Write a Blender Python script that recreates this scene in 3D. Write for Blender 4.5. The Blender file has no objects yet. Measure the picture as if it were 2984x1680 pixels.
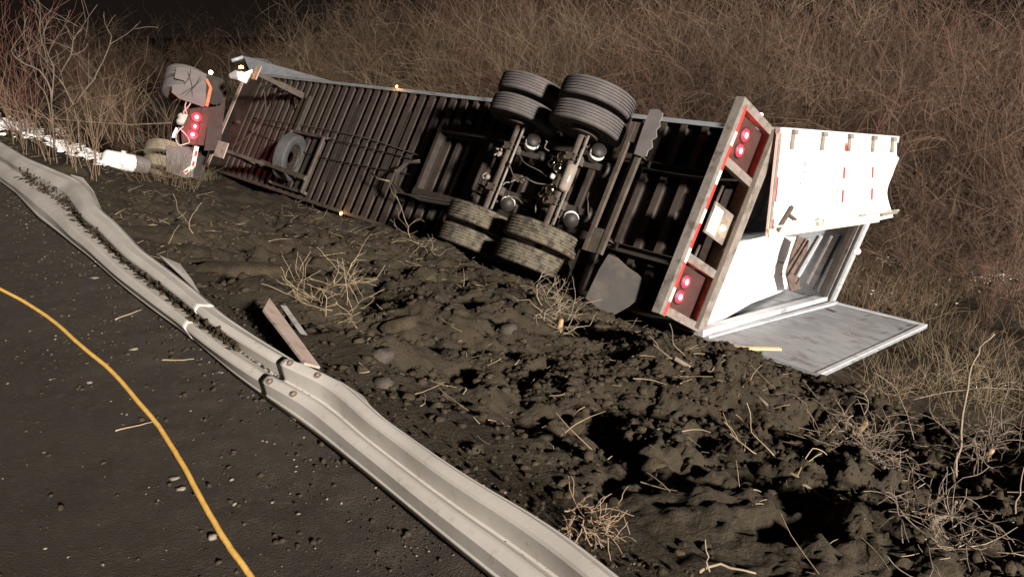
import bpy, math, random
import numpy as np
from mathutils import Matrix, Vector
random.seed(7); RNG = np.random.default_rng(7)
scene = bpy.context.scene
R = math.radians

# ------------------------------------------------------------------ camera, world, light, exposure
PITCH, CAMZ, FPX, CX, CY = 19.0, 1.7, 2259.0, 1492.0, 840.0
cam_d = bpy.data.cameras.new("camera"); cam = bpy.data.objects.new("camera", cam_d)
scene.collection.objects.link(cam); scene.camera = cam
cam.location = (0, 0, CAMZ); cam.rotation_euler = (R(90 - PITCH), 0, 0)
cam_d.sensor_width = 36.0; cam_d.lens = FPX / 2984.0 * 36.0
cam_d.clip_start = 0.05; cam_d.clip_end = 800

world = bpy.data.worlds.new("World"); scene.world = world; world.use_nodes = True
wn = world.node_tree.nodes; bg = wn["Background"]
bg.inputs[0].default_value = (1.0, 0.72, 0.58, 1); bg.inputs[1].default_value = 0.0098   # night sky with a faint town glow

def lamp(name, kind, loc, energy, color, size=0.1, target=None, parent=None, **kw):
    d = bpy.data.lights.new(name, kind); d.energy = energy; d.color = color
    if kind in ('POINT', 'SPOT'): d.shadow_soft_size = size
    for k, v in kw.items(): setattr(d, k, v)
    o = bpy.data.objects.new(name, d); scene.collection.objects.link(o); o.location = loc
    if target is not None:
        o.rotation_euler = (Vector(target) - Vector(loc)).to_track_quat('-Z', 'Y').to_euler()
    if parent: o.parent = parent
    return o
# the scene lamp on the road behind the camera, to its right
LP = (19.5, -29.0, 12.5)
lamp("scene_light", 'SPOT', LP, 258000, (1.0, 0.90, 0.81), 1.5, target=(0.5, 12, -1), spot_size=R(60), spot_blend=0.6)

vs = scene.view_settings
scene.display_settings.display_device = 'sRGB'
vs.view_transform = 'Standard'; vs.look = 'None'; vs.exposure = 0.0; vs.gamma = 1.0; vs.use_curve_mapping = False
scene.render.engine = 'CYCLES'
try:
    scene.cycles.max_bounces = 5; scene.cycles.use_denoising = True
    scene.cycles.sample_clamp_indirect = 4
except Exception: pass

# ------------------------------------------------------------------ geometry helpers
_sp, _cp = math.sin(R(PITCH)), math.cos(R(PITCH))
CAM = np.array([0, 0, CAMZ])
def ray(px, py):
    a, b = (px - CX) / FPX, (py - CY) / FPX
    return np.array([a, _cp - b * _sp, -b * _cp - _sp])
def at(px, py, z):
    d = ray(px, py); return CAM + d * ((z - CAMZ) / d[2])
def at_depth(px, py, Y):
    d = ray(px, py); return CAM + d * (Y / d[1])
def proj(p):
    x, y, z = p[0], p[1], p[2] - CAMZ
    dep = y * _cp - z * _sp; v = -(y * _sp + z * _cp) / dep
    return CX + FPX * x / dep, CY + FPX * v, dep

# trailer frame: X rear->front, Y upper side->lower side, Z out of the underside
TR = np.array([[-0.6723965, -0.3741486, -0.6386672], [0.7401904, -0.3386465, -0.5808930], [0.0010579, -0.8633258, 0.5046459]])
TT = np.array([3.185028, 9.404873, 0.458148])
def loc(p): return TR.T @ (np.asarray(p) - TT)
def Tw(X, Y, Z): return TR @ np.array([X, Y, Z]) + TT
def onT(px, py, Z):
    d = TR.T @ ray(px, py); o = TR.T @ (CAM - TT); return o + d * ((Z - o[2]) / d[2])
def onX(px, py, X):
    d = TR.T @ ray(px, py); o = TR.T @ (CAM - TT); return o + d * ((X - o[0]) / d[0])

# rail line frame on the road edge
P0 = np.array([-0.97, 3.40]); U = np.array([-0.68, 0.733]); U /= np.linalg.norm(U); NN = np.array([-U[1] * -1, -U[0]]) 
NN = np.array([U[1], -U[0]])
def AS(x, y): 
    dx, dy = x - P0[0], y - P0[1]
    return dx * U[0] + dy * U[1], dx * NN[0] + dy * NN[1]

# ------------------------------------------------------------------ numpy noise
def _h(ix, iy, seed):
    n = (ix.astype(np.int64) * 374761393 + iy.astype(np.int64) * 668265263 + seed * 1442695041) & 0xffffffff
    n = ((n ^ (n >> 13)) * 1274126177) & 0xffffffff
    return ((n ^ (n >> 16)) & 0xffff) / 65535.0
def vnoise(x, y, seed=0):
    ix, iy = np.floor(x), np.floor(y); fx, fy = x - ix, y - iy
    ux, uy = fx * fx * (3 - 2 * fx), fy * fy * (3 - 2 * fy)
    a, b, c, d = _h(ix, iy, seed), _h(ix + 1, iy, seed), _h(ix, iy + 1, seed), _h(ix + 1, iy + 1, seed)
    return (a * (1 - ux) + b * ux) * (1 - uy) + (c * (1 - ux) + d * ux) * uy
def fbm(x, y, o=4, seed=0):
    s, a, t = 0, 0.5, 0
    for i in range(o):
        s = s + a * vnoise(x * 2 ** i + 17.3 * i, y * 2 ** i - 9.1 * i, seed + i); t += a; a *= 0.5
    return s / t
def worley(x, y, seed=0):
    ix, iy = np.floor(x), np.floor(y); best = np.full(np.shape(x), 9.0); bid = np.zeros(np.shape(x))
    for dx in (-1, 0, 1):
        for dy in (-1, 0, 1):
            cx, cy = ix + dx, iy + dy
            px, py = cx + _h(cx, cy, seed), cy + _h(cx, cy, seed + 7)
            d = (px - x) ** 2 + (py - y) ** 2
            m = d < best; best = np.where(m, d, best); bid = np.where(m, _h(cx, cy, seed + 13), bid)
    return np.sqrt(best), bid
def sstep(a, b, x):
    t = np.clip((x - a) / (b - a), 0, 1); return t * t * (3 - 2 * t)

def base_h(a, s):
    """broad shape of the land: road level, bank, ditch, field"""
    z = np.interp(s, [0.0, 0.35, 1.2, 2.6, 4.0, 4.9, 5.7, 6.4, 9, 16, 30, 200], [0, -0.05, -0.25, -0.72, -1.10, -1.38, -1.84, -1.98, -2.05, -2.0, -2.1, -2.6])
    return z
def land(x, y, fine=True):
    x = np.asarray(x, float); y = np.asarray(y, float)
    a, s = AS(x, y)
    z = base_h(a, s)
    s2 = s + 0.9 * sstep(10.0, 13.0, a) * sstep(1.0, 3.0, s)
    z = base_h(a, s2)
    churn = sstep(0.15, 1.0, s) * (1 - sstep(7.0, 10.0, s))
    # right-hand bank is torn up more, the left is flatter
    right = 1 - sstep(3.0, 9.0, a)
    z = z + churn * (fbm(x * 0.55, y * 0.55, 3, 5) - 0.5) * (0.40 + 0.25 * right)
    z = z + 1.7 * sstep(13, 27, s) * (1 - sstep(7, 15, a))
    z = z + sstep(6, 9, s) * (fbm(x * 0.25, y * 0.25, 3, 15) - 0.5) * 0.5
    # furrow cut by the sliding trailer, towards the rear right
    # keep clear of the door that lies on the ground
    flat = sstep(-4.2, -3.6, a) * (1 - sstep(0.2, 0.9, a)) * sstep(5.2, 5.7, s) * (1 - sstep(8.6, 9.3, s))
    z = z * (1 - flat) + flat * np.minimum(z, -2.16)
    churn = churn * (1 - flat)
    rough_near = 1 + 0.9 * (1 - sstep(-1.6, 0.2, a))
    # pits and humps of the torn bank
    pit = np.abs(fbm(x * 1.15 + 11, y * 1.15, 3, 25) - 0.5) * 2
    near_t = 1 - 0.75 * sstep(3.6, 4.8, s) * sstep(-3.4, -2.4, a)
    z = z + near_t * (churn * right * (pit - 0.26) * 0.36 + churn * (1 - right) * (pit - .2) * 0.15) - 0.34 * sstep(3.9, 4.9, s) * sstep(-3.8, -3.0, a) * (1 - sstep(0.9, 2.0, a))
    fur = np.exp(-((s - 3.2 - 0.10 * a) / 0.35) ** 2) * (1 - sstep(-2.0, 1.5, a))
    z = z - 0.26 * fur
    rid = np.exp(-((s - 4.1 - 0.10 * a) / 0.35) ** 2) * (1 - sstep(-1.0, 2.0, a))
    z = z + 0.12 * rid
    if fine:
        wx, wy = x + 0.14 * (fbm(x * 4, y * 4, 4, 31) - .5) * 2, y + 0.14 * (fbm(x * 4 + 9, y * 4, 4, 36) - .5) * 2
        k = churn * (0.30 + 0.70 * right)
        patch = sstep(0.36, 0.58, fbm(x * 0.8 + 5, y * 0.8, 2, 41))
        for sc, am, sd in ((4.0, 0.050, 1), (8.0, 0.055, 2), (17.0, 0.034, 3), (34.0, 0.017, 4)):
            d, i = worley(wx * sc, wy * sc, sd)
            bump = np.clip(1 - d / 0.85, 0, 1) ** 0.65
            z = z + k * rough_near * am * (bump * (0.35 + 0.65 * i) - 0.35) * (0.60 + 0.40 * patch)
        z = z + churn * 0.18 * (fbm(x * 6, y * 6, 5, 51) - 0.5)
        z = z + sstep(6, 8, s) * 0.10 * (fbm(x * 3, y * 3, 3, 61) - 0.5)
    return z
def ground_many(px, py, fine=False):
    px = np.asarray(px, float); py = np.asarray(py, float)
    d = np.stack([(px - CX) / FPX, _cp - (py - CY) / FPX * _sp, -(py - CY) / FPX * _cp - _sp], 1)
    t = np.full(len(px), 1.5); done = np.zeros(len(px), bool)
    for i in range(260):
        p = CAM + d * t[:, None]; g = p[:, 2] - land(p[:, 0], p[:, 1], False)
        done |= g < 0.01
        t = np.where(done, t, t + np.clip(g * 0.5, 0.02, 1.0))
        if done.all(): break
    p = CAM + d * t[:, None]; p[:, 2] = land(p[:, 0], p[:, 1], fine); return p
def ground_at(px, py, fine=True):
    return ground_many([px], [py], fine)[0]
def gz(x, y): return float(land(x, y))

# ------------------------------------------------------------------ mesh builder
class MB:
    def __init__(s): s.v = []; s.f = []; s.mi = []; s.cur = 0
    def add(s, vs_, fs):
        o = len(s.v); s.v.extend([tuple(map(float, q)) for q in vs_]); s.f.extend([tuple(i + o for i in f) for f in fs]); s.mi.extend([s.cur] * len(fs)); return s
    def box(s, c, d, M=None):
        x, y, z = d[0] / 2, d[1] / 2, d[2] / 2
        vv = [Vector((i * x, j * y, k * z)) for k in (-1, 1) for j in (-1, 1) for i in (-1, 1)]
        if M is not None: vv = [M @ q for q in vv]
        vv = [q + Vector(c) for q in vv]
        return s.add(vv, [(0, 2, 3, 1), (4, 5, 7, 6), (0, 1, 5, 4), (2, 6, 7, 3), (0, 4, 6, 2), (1, 3, 7, 5)])
    def b2(s, lo, hi):
        return s.box([(a + b) / 2 for a, b in zip(lo, hi)], [abs(b - a) for a, b in zip(lo, hi)])
    def beam(s, p, q, w, h, up=(0, 0, 1)):
        p, q = Vector(p), Vector(q); d = (q - p).normalized(); u = Vector(up)
        r = d.cross(u)
        if r.length < 1e-4: r = d.cross(Vector((1, 0.01, 0)))
        r.normalize(); u = r.cross(d).normalized()
        vv = [e + r * (i * w / 2) + u * (j * h / 2) for e in (p, q) for j in (-1, 1) for i in (-1, 1)]
        return s.add(vv, [(0, 2, 3, 1), (4, 5, 7, 6), (0, 1, 5, 4), (2, 6, 7, 3), (0, 4, 6, 2), (1, 3, 7, 5)])
    def tube(s, pts, r, n=8, caps=True):
        pts = [Vector(p) for p in pts]; m = len(pts)
        rr = [r] * m if np.isscalar(r) else list(r)
        t0 = (pts[1] - pts[0]).normalized(); nrm = t0.orthogonal().normalized(); vv = []; fs = []
        for i, p in enumerate(pts):
            t = (pts[min(i + 1, m - 1)] - pts[max(i - 1, 0)])
            t = t.normalized() if t.length > 1e-9 else t0
            nrm = nrm - t * nrm.dot(t); nrm = nrm.normalized() if nrm.length > 1e-6 else t.orthogonal().normalized()
            b = t.cross(nrm)
            for k in range(n):
                an = 2 * math.pi * k / n; vv.append(p + (nrm * math.cos(an) + b * math.sin(an)) * rr[i])
        for i in range(m - 1):
            for k in range(n):
                k2 = (k + 1) % n; fs.append((i * n + k, i * n + k2, (i + 1) * n + k2, (i + 1) * n + k))
        if caps: fs.append(tuple(range(n - 1, -1, -1))); fs.append(tuple((m - 1) * n + k for k in range(n)))
        return s.add(vv, fs)
    def lathe(s, prof, c=(0, 0, 0), n=40, axis='Y', a0=0, a1=2 * math.pi):
        """prof = list of (along, radius)"""
        full = abs(a1 - a0 - 2 * math.pi) < 1e-6; m = n if full else n + 1; vv = []; fs = []
        for i in range(m):
            an = a0 + (a1 - a0) * i / n; ca, sa = math.cos(an), math.sin(an)
            for (t, r) in prof:
                q = {'Y': (r * ca, t, r * sa), 'X': (t, r * ca, r * sa), 'Z': (r * ca, r * sa, t)}[axis]
                vv.append((q[0] + c[0], q[1] + c[1], q[2] + c[2]))
        P = len(prof)
        for i in range(n):
            j = (i + 1) % m
            for k in range(P - 1): fs.append((i * P + k, i * P + k + 1, j * P + k + 1, j * P + k))
        return s.add(vv, fs)
    def slab(s, P, th, nrm=None):
        """polygon P given thickness th"""
        P = [Vector(p) for p in P]
        if nrm is None:
            nrm = Vector((0, 0, 0)); c = sum(P, Vector()) / len(P)
            for i in range(len(P)): nrm += (P[i] - c).cross(P[(i + 1) % len(P)] - c)
            nrm.normalize()
        nrm = Vector(nrm); m = len(P)
        vv = P + [p - nrm * th for p in P]
        fs = [tuple(range(m)), tuple(range(2 * m - 1, m - 1, -1))] + [(i, i + m, (i + 1) % m + m, (i + 1) % m) for i in range(m)]
        return s.add(vv, fs)
    def sheet(s, P00, P10, P11, P01, nu, nv, fn=None):
        """bilinear patch with displacement fn(u,v)->vector"""
        P00, P10, P11, P01 = map(Vector, (P00, P10, P11, P01)); vv = []; fs = []
        for j in range(nv + 1):
            for i in range(nu + 1):
                u, v = i / nu, j / nv
                p = P00 * ((1 - u) * (1 - v)) + P10 * (u * (1 - v)) + P11 * (u * v) + P01 * ((1 - u) * v)
                if fn: p = p + Vector(fn(u, v))
                vv.append(p)
        for j in range(nv):
            for i in range(nu):
                a = j * (nu + 1) + i; fs.append((a, a + 1, a + nu + 2, a + nu + 1))
        return s.add(vv, fs)
    def build(s, name, mat, parent=None, smooth=False, solid=0):
        me = bpy.data.meshes.new(name); me.from_pydata(s.v, [], s.f)
        mats = mat if isinstance(mat, (list, tuple)) else [mat]
        for m in mats: me.materials.append(m)
        if len(mats) > 1: me.polygons.foreach_set('material_index', s.mi)
        if smooth: me.polygons.foreach_set('use_smooth', [True] * len(me.polygons))
        me.update()
        o = bpy.data.objects.new(name, me); scene.collection.objects.link(o)
        if parent is not None: o.parent = parent
        if solid:
            md = o.modifiers.new('solid', 'SOLIDIFY'); md.thickness = solid; md.offset = 0
        return o
def mesh_np(name, V, F, mat, parent=None, smooth=False):
    me = bpy.data.meshes.new(name); V = np.ascontiguousarray(V, np.float32); F = np.ascontiguousarray(F, np.int32); k = F.shape[1]
    me.vertices.add(len(V)); me.vertices.foreach_set('co', V.ravel())
    me.loops.add(F.size); me.loops.foreach_set('vertex_index', F.ravel())
    me.polygons.add(len(F)); me.polygons.foreach_set('loop_start', np.arange(0, F.size, k, dtype=np.int32)); me.polygons.foreach_set('loop_total', np.full(len(F), k, np.int32))
    me.materials.append(mat); me.update(calc_edges=True)
    if smooth: me.polygons.foreach_set('use_smooth', np.ones(len(F), bool))
    o = bpy.data.objects.new(name, me); scene.collection.objects.link(o)
    if parent is not None: o.parent = parent
    return o
def tag(o, label=None, cat=None, group=None, kind=None):
    if label: o['label'] = label
    if cat: o['category'] = cat
    if group: o['group'] = group
    if kind: o['kind'] = kind
    return o
def empty(name, l=(0, 0, 0), M=None):
    o = bpy.data.objects.new(name, None); scene.collection.objects.link(o)
    if M is not None: o.matrix_world = M
    else: o.location = l
    o.empty_display_size = 0.2
    return o
def dup(o, parent=None, M=None):
    c = o.copy(); scene.collection.objects.link(c)
    if parent is not None: c.parent = parent
    if M is not None: c.matrix_local = M
    for ch in list(o.children): dup(ch, c)
    return c

# ------------------------------------------------------------------ materials
def mat(name, c1, c2=None, scale=4.0, rough=0.8, metal=0.0, bump=0.0, bscale=None, c3=None, c3t=0.62, c3scale=None, stretch=(1, 1, 1), spec=0.5, coat=0.0, rough2=None, detail=6):
    m = bpy.data.materials.new(name); m.use_nodes = True; nt = m.node_tree; N = nt.nodes; L = nt.links
    b = N['Principled BSDF']; b.inputs['Roughness'].default_value = rough; b.inputs['Metallic'].default_value = metal
    b.inputs['Specular IOR Level'].default_value = spec; b.inputs['Coat Weight'].default_value = coat
    tc = N.new('ShaderNodeTexCoord'); mp = N.new('ShaderNodeMapping'); mp.inputs['Scale'].default_value = stretch
    L.new(tc.outputs['Object'], mp.inputs['Vector'])
    if c2 is None: c2 = tuple(x * 0.8 for x in c1)
    nz = N.new('ShaderNodeTexNoise'); nz.inputs['Scale'].default_value = scale; nz.inputs['Detail'].default_value = detail; nz.inputs['Roughness'].default_value = 0.62
    L.new(mp.outputs[0], nz.inputs['Vector'])
    cr = N.new('ShaderNodeValToRGB'); cr.color_ramp.elements[0].position = 0.35; cr.color_ramp.elements[1].position = 0.68
    cr.color_ramp.elements[0].color = (*c1, 1); cr.color_ramp.elements[1].color = (*c2, 1); L.new(nz.outputs[0], cr.inputs[0])
    col = cr.outputs[0]
    if c3 is not None:
        n3 = N.new('ShaderNodeTexNoise'); n3.inputs['Scale'].default_value = c3scale or scale * 0.6; n3.inputs['Detail'].default_value = 9; n3.inputs['Roughness'].default_value = 0.7
        ma = N.new('ShaderNodeVectorMath'); ma.operation = 'ADD'; ma.inputs[1].default_value = (31.3, 7.7, 3.1)
        L.new(mp.outputs[0], ma.inputs[0]); L.new(ma.outputs[0], n3.inputs['Vector'])
        r3 = N.new('ShaderNodeValToRGB'); r3.color_ramp.elements[0].position = c3t - 0.06; r3.color_ramp.elements[1].position = c3t + 0.06
        L.new(n3.outputs[0], r3.inputs[0])
        mx = N.new('ShaderNodeMix'); mx.data_type = 'RGBA'; L.new(r3.outputs[0], mx.inputs[0]); L.new(col, mx.inputs[6]); mx.inputs[7].default_value = (*c3, 1)
        col = mx.outputs[2]
        if rough2 is not None:
            mr = N.new('ShaderNodeMapRange'); mr.inputs['To Min'].default_value = rough; mr.inputs['To Max'].default_value = rough2
            L.new(r3.outputs[0], mr.inputs[0]); L.new(mr.outputs[0], b.inputs['Roughness'])
    L.new(col, b.inputs['Base Color'])
    if bump:
        nb = N.new('ShaderNodeTexNoise'); nb.inputs['Scale'].default_value = bscale or scale * 6; nb.inputs['Detail'].default_value = 8; nb.inputs['Roughness'].default_value = 0.65
        L.new(tc.outputs['Object'], nb.inputs['Vector'])
        bp = N.new('ShaderNodeBump'); bp.inputs['Strength'].default_value = min(1, bump); bp.inputs['Distance'].default_value = 0.02 * max(1, bump)
        L.new(nb.outputs[0], bp.inputs['Height']); L.new(bp.outputs[0], b.inputs['Normal'])
    return m
def emis(name, c, strength):
    m = bpy.data.materials.new(name); m.use_nodes = True; b = m.node_tree.nodes['Principled BSDF']
    b.inputs['Base Color'].default_value = (*c, 1); b.inputs['Emission Color'].default_value = (*c, 1); b.inputs['Emission Strength'].default_value = strength
    return m
M = {}
M['mud'] = mat('mud', (0.0192, 0.0144, 0.0085), (0.0429, 0.0340, 0.0215), 3.2, 0.95, bump=1.0, bscale=38, c3=(0.0326, 0.0259, 0.0163), c3t=0.55, c3scale=3.1, spec=0.25)
M['clod'] = mat('clod', (0.0218, 0.0164, 0.0101), (0.0608, 0.0476, 0.0296), 9, 0.95, bump=1.0, bscale=60, spec=0.2)
M['asphalt'] = mat('asphalt', (0.0262, 0.0205, 0.0148), (0.0377, 0.0303, 0.0221), 2.2, 0.9, bump=0.8, bscale=120, c3=(0.0410, 0.0328, 0.0238), c3t=0.57, c3scale=18, spec=0.3)
M['pebble'] = mat('pebble', (0.075, 0.064, 0.05), (0.19, 0.165, 0.13), 7, 0.85, bump=0.3, bscale=80)
M['stone'] = mat('stone', (0.026, 0.021, 0.016), (0.05, 0.041, 0.032), 8, 0.9, bump=0.6, bscale=40)
M['galv'] = mat('galvanised_steel', (0.37, 0.35, 0.315), (0.45, 0.43, 0.395), 2.5, 0.6, 0.0, bump=0.04, bscale=30, c3=(0.31, 0.275, 0.23), c3t=0.64, c3scale=16, stretch=(1, 1, 1))
M['steel'] = mat('dirty_chassis_steel', (0.0533, 0.0418, 0.0328), (0.0902, 0.0697, 0.0525), 6, 0.75, 0.0, bump=0.2, bscale=40, c3=(0.0369, 0.0246, 0.0180), c3t=0.6)
M['rib'] = mat('painted_crossmember', (0.0390, 0.0296, 0.0242), (0.0608, 0.0468, 0.0382), 3, 0.7, bump=0.15, bscale=30, c3=(0.0265, 0.0164, 0.0117), c3t=0.55, c3scale=2.2)
M['floor'] = mat('trailer_floor_underside', (0.0160, 0.0120, 0.0096), (0.0280, 0.0208, 0.0168), 4, 0.9)
M['rubber'] = mat('tyre_rubber', (0.060, 0.054, 0.054), (0.095, 0.085, 0.082), 6, 0.85, bump=0.25, bscale=30, c3=(0.13, 0.11, 0.095), c3t=0.66, c3scale=5)
M['rubber_mud'] = mat('muddy_tyre_rubber', (0.0723, 0.0620, 0.0425), (0.1275, 0.1105, 0.0765), 9, 0.9, bump=0.5, bscale=40, c3=(0.0272, 0.0221, 0.0170), c3t=0.53, c3scale=11)
M['tyre_tan'] = mat('dried_mud_tyre', (0.22, 0.19, 0.135), (0.30, 0.26, 0.19), 9, 0.9)
M['rim'] = mat('wheel_steel', (0.20, 0.165, 0.13), (0.32, 0.27, 0.21), 8, 0.6, c3=(0.08, 0.05, 0.035), c3t=0.6)
M['can'] = mat('brake_can_plastic', (0.45, 0.45, 0.42), (0.6, 0.6, 0.56), 6, 0.5, c3=(0.12, 0.10, 0.08), c3t=0.6)
M['black'] = mat('black_rubber', (0.016, 0.014, 0.013), (0.028, 0.025, 0.023), 8, 0.6)
M['flap'] = mat('mudflap_rubber', (0.022, 0.020, 0.018), (0.036, 0.032, 0.029), 3, 0.85, bump=0.15, bscale=20, c3=(0.05, 0.042, 0.033), c3t=0.58)
M['flap2'] = mat('pale_mudflap', (0.13, 0.118, 0.116), (0.175, 0.158, 0.154), 3, 0.8, bump=0.1, bscale=14)
M['chrome'] = mat('chrome', (0.75, 0.68, 0.55), (0.85, 0.8, 0.7), 4, 0.12, 1.0)
M['guard'] = mat('guard_steel', (0.165, 0.148, 0.13), (0.235, 0.212, 0.188), 7, 0.6, 0.0, bump=0.2, bscale=30, c3=(0.11, 0.088, 0.07), c3t=0.56, c3scale=6)
M['white'] = mat('white_paint', (0.82, 0.80, 0.74), (0.88, 0.86, 0.81), 2, 0.45, c3=(0.60, 0.50, 0.34), c3t=0.70, c3scale=2.5)
M['cream'] = mat('dirty_cream_paint', (0.66, 0.56, 0.38), (0.78, 0.69, 0.50), 6, 0.6, c3=(0.28, 0.20, 0.13), c3t=0.64, c3scale=7)
M['liner'] = mat('white_liner', (0.84, 0.84, 0.84), (0.90, 0.90, 0.90), 2, 0.7, bump=0.1, bscale=5)
M['alu'] = mat('aluminium_sheet', (0.20, 0.22, 0.232), (0.29, 0.312, 0.325), 3, 0.55, 0.1, bump=0.1, bscale=10, c3=(0.13, 0.12, 0.11), c3t=0.60, c3scale=3, stretch=(1, 4, 1))
M['alub'] = mat('bright_aluminium', (0.36, 0.385, 0.41), (0.50, 0.53, 0.555), 5, 0.5, 0.1, bump=0.1, bscale=14, c3=(0.22, 0.22, 0.22), c3t=0.63)
M['tank'] = mat('tank_aluminium', (0.86, 0.84, 0.80), (0.9, 0.88, 0.84), 3, 0.5, 0.0)
M['red'] = mat('red_reflective_tape', (0.62, 0.035, 0.035), (0.72, 0.06, 0.05), 9, 0.4)
M['wtape'] = mat('white_reflective_tape', (0.85, 0.80, 0.66), (0.9, 0.86, 0.74), 9, 0.4)
M['orange'] = mat('orange_rusted_paint', (0.62, 0.16, 0.08), (0.75, 0.24, 0.10), 9, 0.5)
M['redpaint'] = mat('dark_red_paint', (0.040, 0.022, 0.02), (0.07, 0.036, 0.03), 6, 0.5, c3=(0.05, 0.035, 0.03), c3t=0.58)
M['dark'] = mat('dark_steel', (0.0208, 0.0160, 0.0128), (0.0384, 0.0296, 0.0240), 6, 0.7)
M['ink'] = mat('dark_ink', (0.03, 0.03, 0.05), (0.05, 0.05, 0.07), 9, 0.6)
M['hose'] = mat('yellow_hose', (0.62, 0.36, 0.07), (0.76, 0.47, 0.12), 18, 0.5, bump=0.1, bscale=60, c3=(0.30, 0.20, 0.07), c3t=0.66, c3scale=14)
M['twig'] = mat('dry_twig', (0.13, 0.09, 0.055), (0.22, 0.155, 0.10), 5, 0.9)
M['pale'] = mat('pale_wood', (0.14, 0.11, 0.075), (0.235, 0.19, 0.13), 9, 0.85, stretch=(1, 1, 4))
M['straw'] = mat('straw', (0.17, 0.13, 0.08), (0.32, 0.25, 0.15), 6, 0.9)
M['bark'] = mat('grey_brown_bark', (0.10, 0.077, 0.057), (0.17, 0.133, 0.10), 14, 0.9, bump=0.4, bscale=60)
M['brush'] = mat('brown_brush', (0.0521, 0.0319, 0.0218), (0.1386, 0.0924, 0.0605), 0.5, 0.95, c3=(0.1050, 0.0554, 0.0370), c3t=0.54, c3scale=0.35, detail=3)
M['tanweed'] = mat('tan_weed', (0.1062, 0.0782, 0.0476), (0.2125, 0.1615, 0.1020), 0.9, 0.95)
M['redglow_brush'] = mat('brush_with_red_glow', (0.13, 0.06, 0.045), (0.23, 0.11, 0.085), 0.8, 0.95)  # brush colour with the glow of red emergency lights painted in
M['grass'] = mat('dead_grass', (0.1040, 0.0784, 0.0440), (0.1840, 0.1440, 0.0880), 0.9, 0.95, c3=(0.1200, 0.0800, 0.0480), c3t=0.5, c3scale=0.5, detail=3)
M['snow'] = mat('snow', (0.84, 0.85, 0.82), (0.92, 0.92, 0.90), 6, 0.8, bump=0.3, bscale=30)
M['lath'] = mat('yellow_lath', (0.68, 0.52, 0.24), (0.8, 0.64, 0.32), 12, 0.7, stretch=(1, 1, 6))
M['pink'] = mat('weathered_post_paint', (0.42, 0.33, 0.28), (0.52, 0.42, 0.36), 7, 0.7, c3=(0.20, 0.12, 0.09), c3t=0.6, c3scale=12)
M['wood_raw'] = mat('splintered_wood', (0.22, 0.14, 0.07), (0.36, 0.24, 0.12), 14, 0.8)
M['green'] = mat('grey_green_leaf', (0.11, 0.16, 0.115), (0.17, 0.22, 0.16), 9, 0.8)
M['E_red'] = emis('lit_red_lens', (1.0, 0.012, 0.025), 5)
M['E_core'] = emis('lit_red_lens_core', (1.0, 0.34, 0.36), 6)
M['E_amber'] = emis('lit_amber_lens', (1.0, 0.42, 0.10), 12)
M['E_warm'] = emis('lit_warm_bulb', (1.0, 0.72, 0.42), 10)

def road_film(m):
    nt = m.node_tree; N, L = nt.nodes, nt.links; b = N['Principled BSDF']; src = b.inputs['Base Color'].links[0].from_socket
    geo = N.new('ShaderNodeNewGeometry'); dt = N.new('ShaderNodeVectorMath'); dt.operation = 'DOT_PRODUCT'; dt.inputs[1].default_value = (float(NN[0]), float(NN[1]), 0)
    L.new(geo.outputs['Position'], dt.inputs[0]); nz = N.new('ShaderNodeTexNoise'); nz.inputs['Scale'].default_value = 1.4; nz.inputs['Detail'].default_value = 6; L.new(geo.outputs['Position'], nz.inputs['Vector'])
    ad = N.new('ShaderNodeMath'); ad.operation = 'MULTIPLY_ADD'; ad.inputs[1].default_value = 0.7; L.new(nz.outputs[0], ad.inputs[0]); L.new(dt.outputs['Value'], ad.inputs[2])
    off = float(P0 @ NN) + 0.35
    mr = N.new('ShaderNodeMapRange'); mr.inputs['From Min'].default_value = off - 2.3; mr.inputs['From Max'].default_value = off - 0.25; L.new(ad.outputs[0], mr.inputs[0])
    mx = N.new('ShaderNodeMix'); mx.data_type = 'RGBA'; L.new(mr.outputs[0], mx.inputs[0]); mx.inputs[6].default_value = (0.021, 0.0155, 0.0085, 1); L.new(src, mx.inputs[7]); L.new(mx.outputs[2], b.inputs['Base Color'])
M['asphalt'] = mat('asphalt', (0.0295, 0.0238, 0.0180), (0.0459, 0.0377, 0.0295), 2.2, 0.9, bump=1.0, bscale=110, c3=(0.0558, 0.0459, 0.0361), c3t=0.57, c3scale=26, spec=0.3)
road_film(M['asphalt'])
# ------------------------------------------------------------------ ground and road
def lines(*segs):
    out = []
    for a, b, st in segs: out.append(np.arange(a, b, st))
    return np.concatenate(out)
A_ = lines((-150, -30, 10), (-30, -7, 1.2), (-7, -4.2, 0.10), (-4.2, 2.0, 0.0155), (2.0, 7, 0.027), (7, 16, 0.07), (16, 40, 0.4), (40, 220, 12))
S_ = lines((-60, -4, 4), (-4, -0.1, 0.4), (-0.1, 5.2, 0.018), (5.2, 9, 0.06), (9, 22, 0.25), (22, 60, 2), (60, 300, 20))
def grid_ground():
    GA, GS = np.meshgrid(A_, S_, indexing='ij')
    X = P0[0] + GA * U[0] + GS * NN[0]; Y = P0[1] + GA * U[1] + GS * NN[1]
    Z = land(X, Y)
    Z = np.where(GS < -0.02, -0.08, Z)
    V = np.stack([X.ravel(), Y.ravel(), Z.ravel()], 1); na, ns = len(A_), len(S_)
    I = (np.arange(na - 1)[:, None] * ns + np.arange(ns - 1)[None, :]).ravel()
    F = np.stack([I, I + ns, I + ns + 1, I + 1], 1)[:, ::-1]
    o = mesh_np('ground', V, F, M['mud'], smooth=True); o['kind'] = 'structure'
grid_ground()
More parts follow.
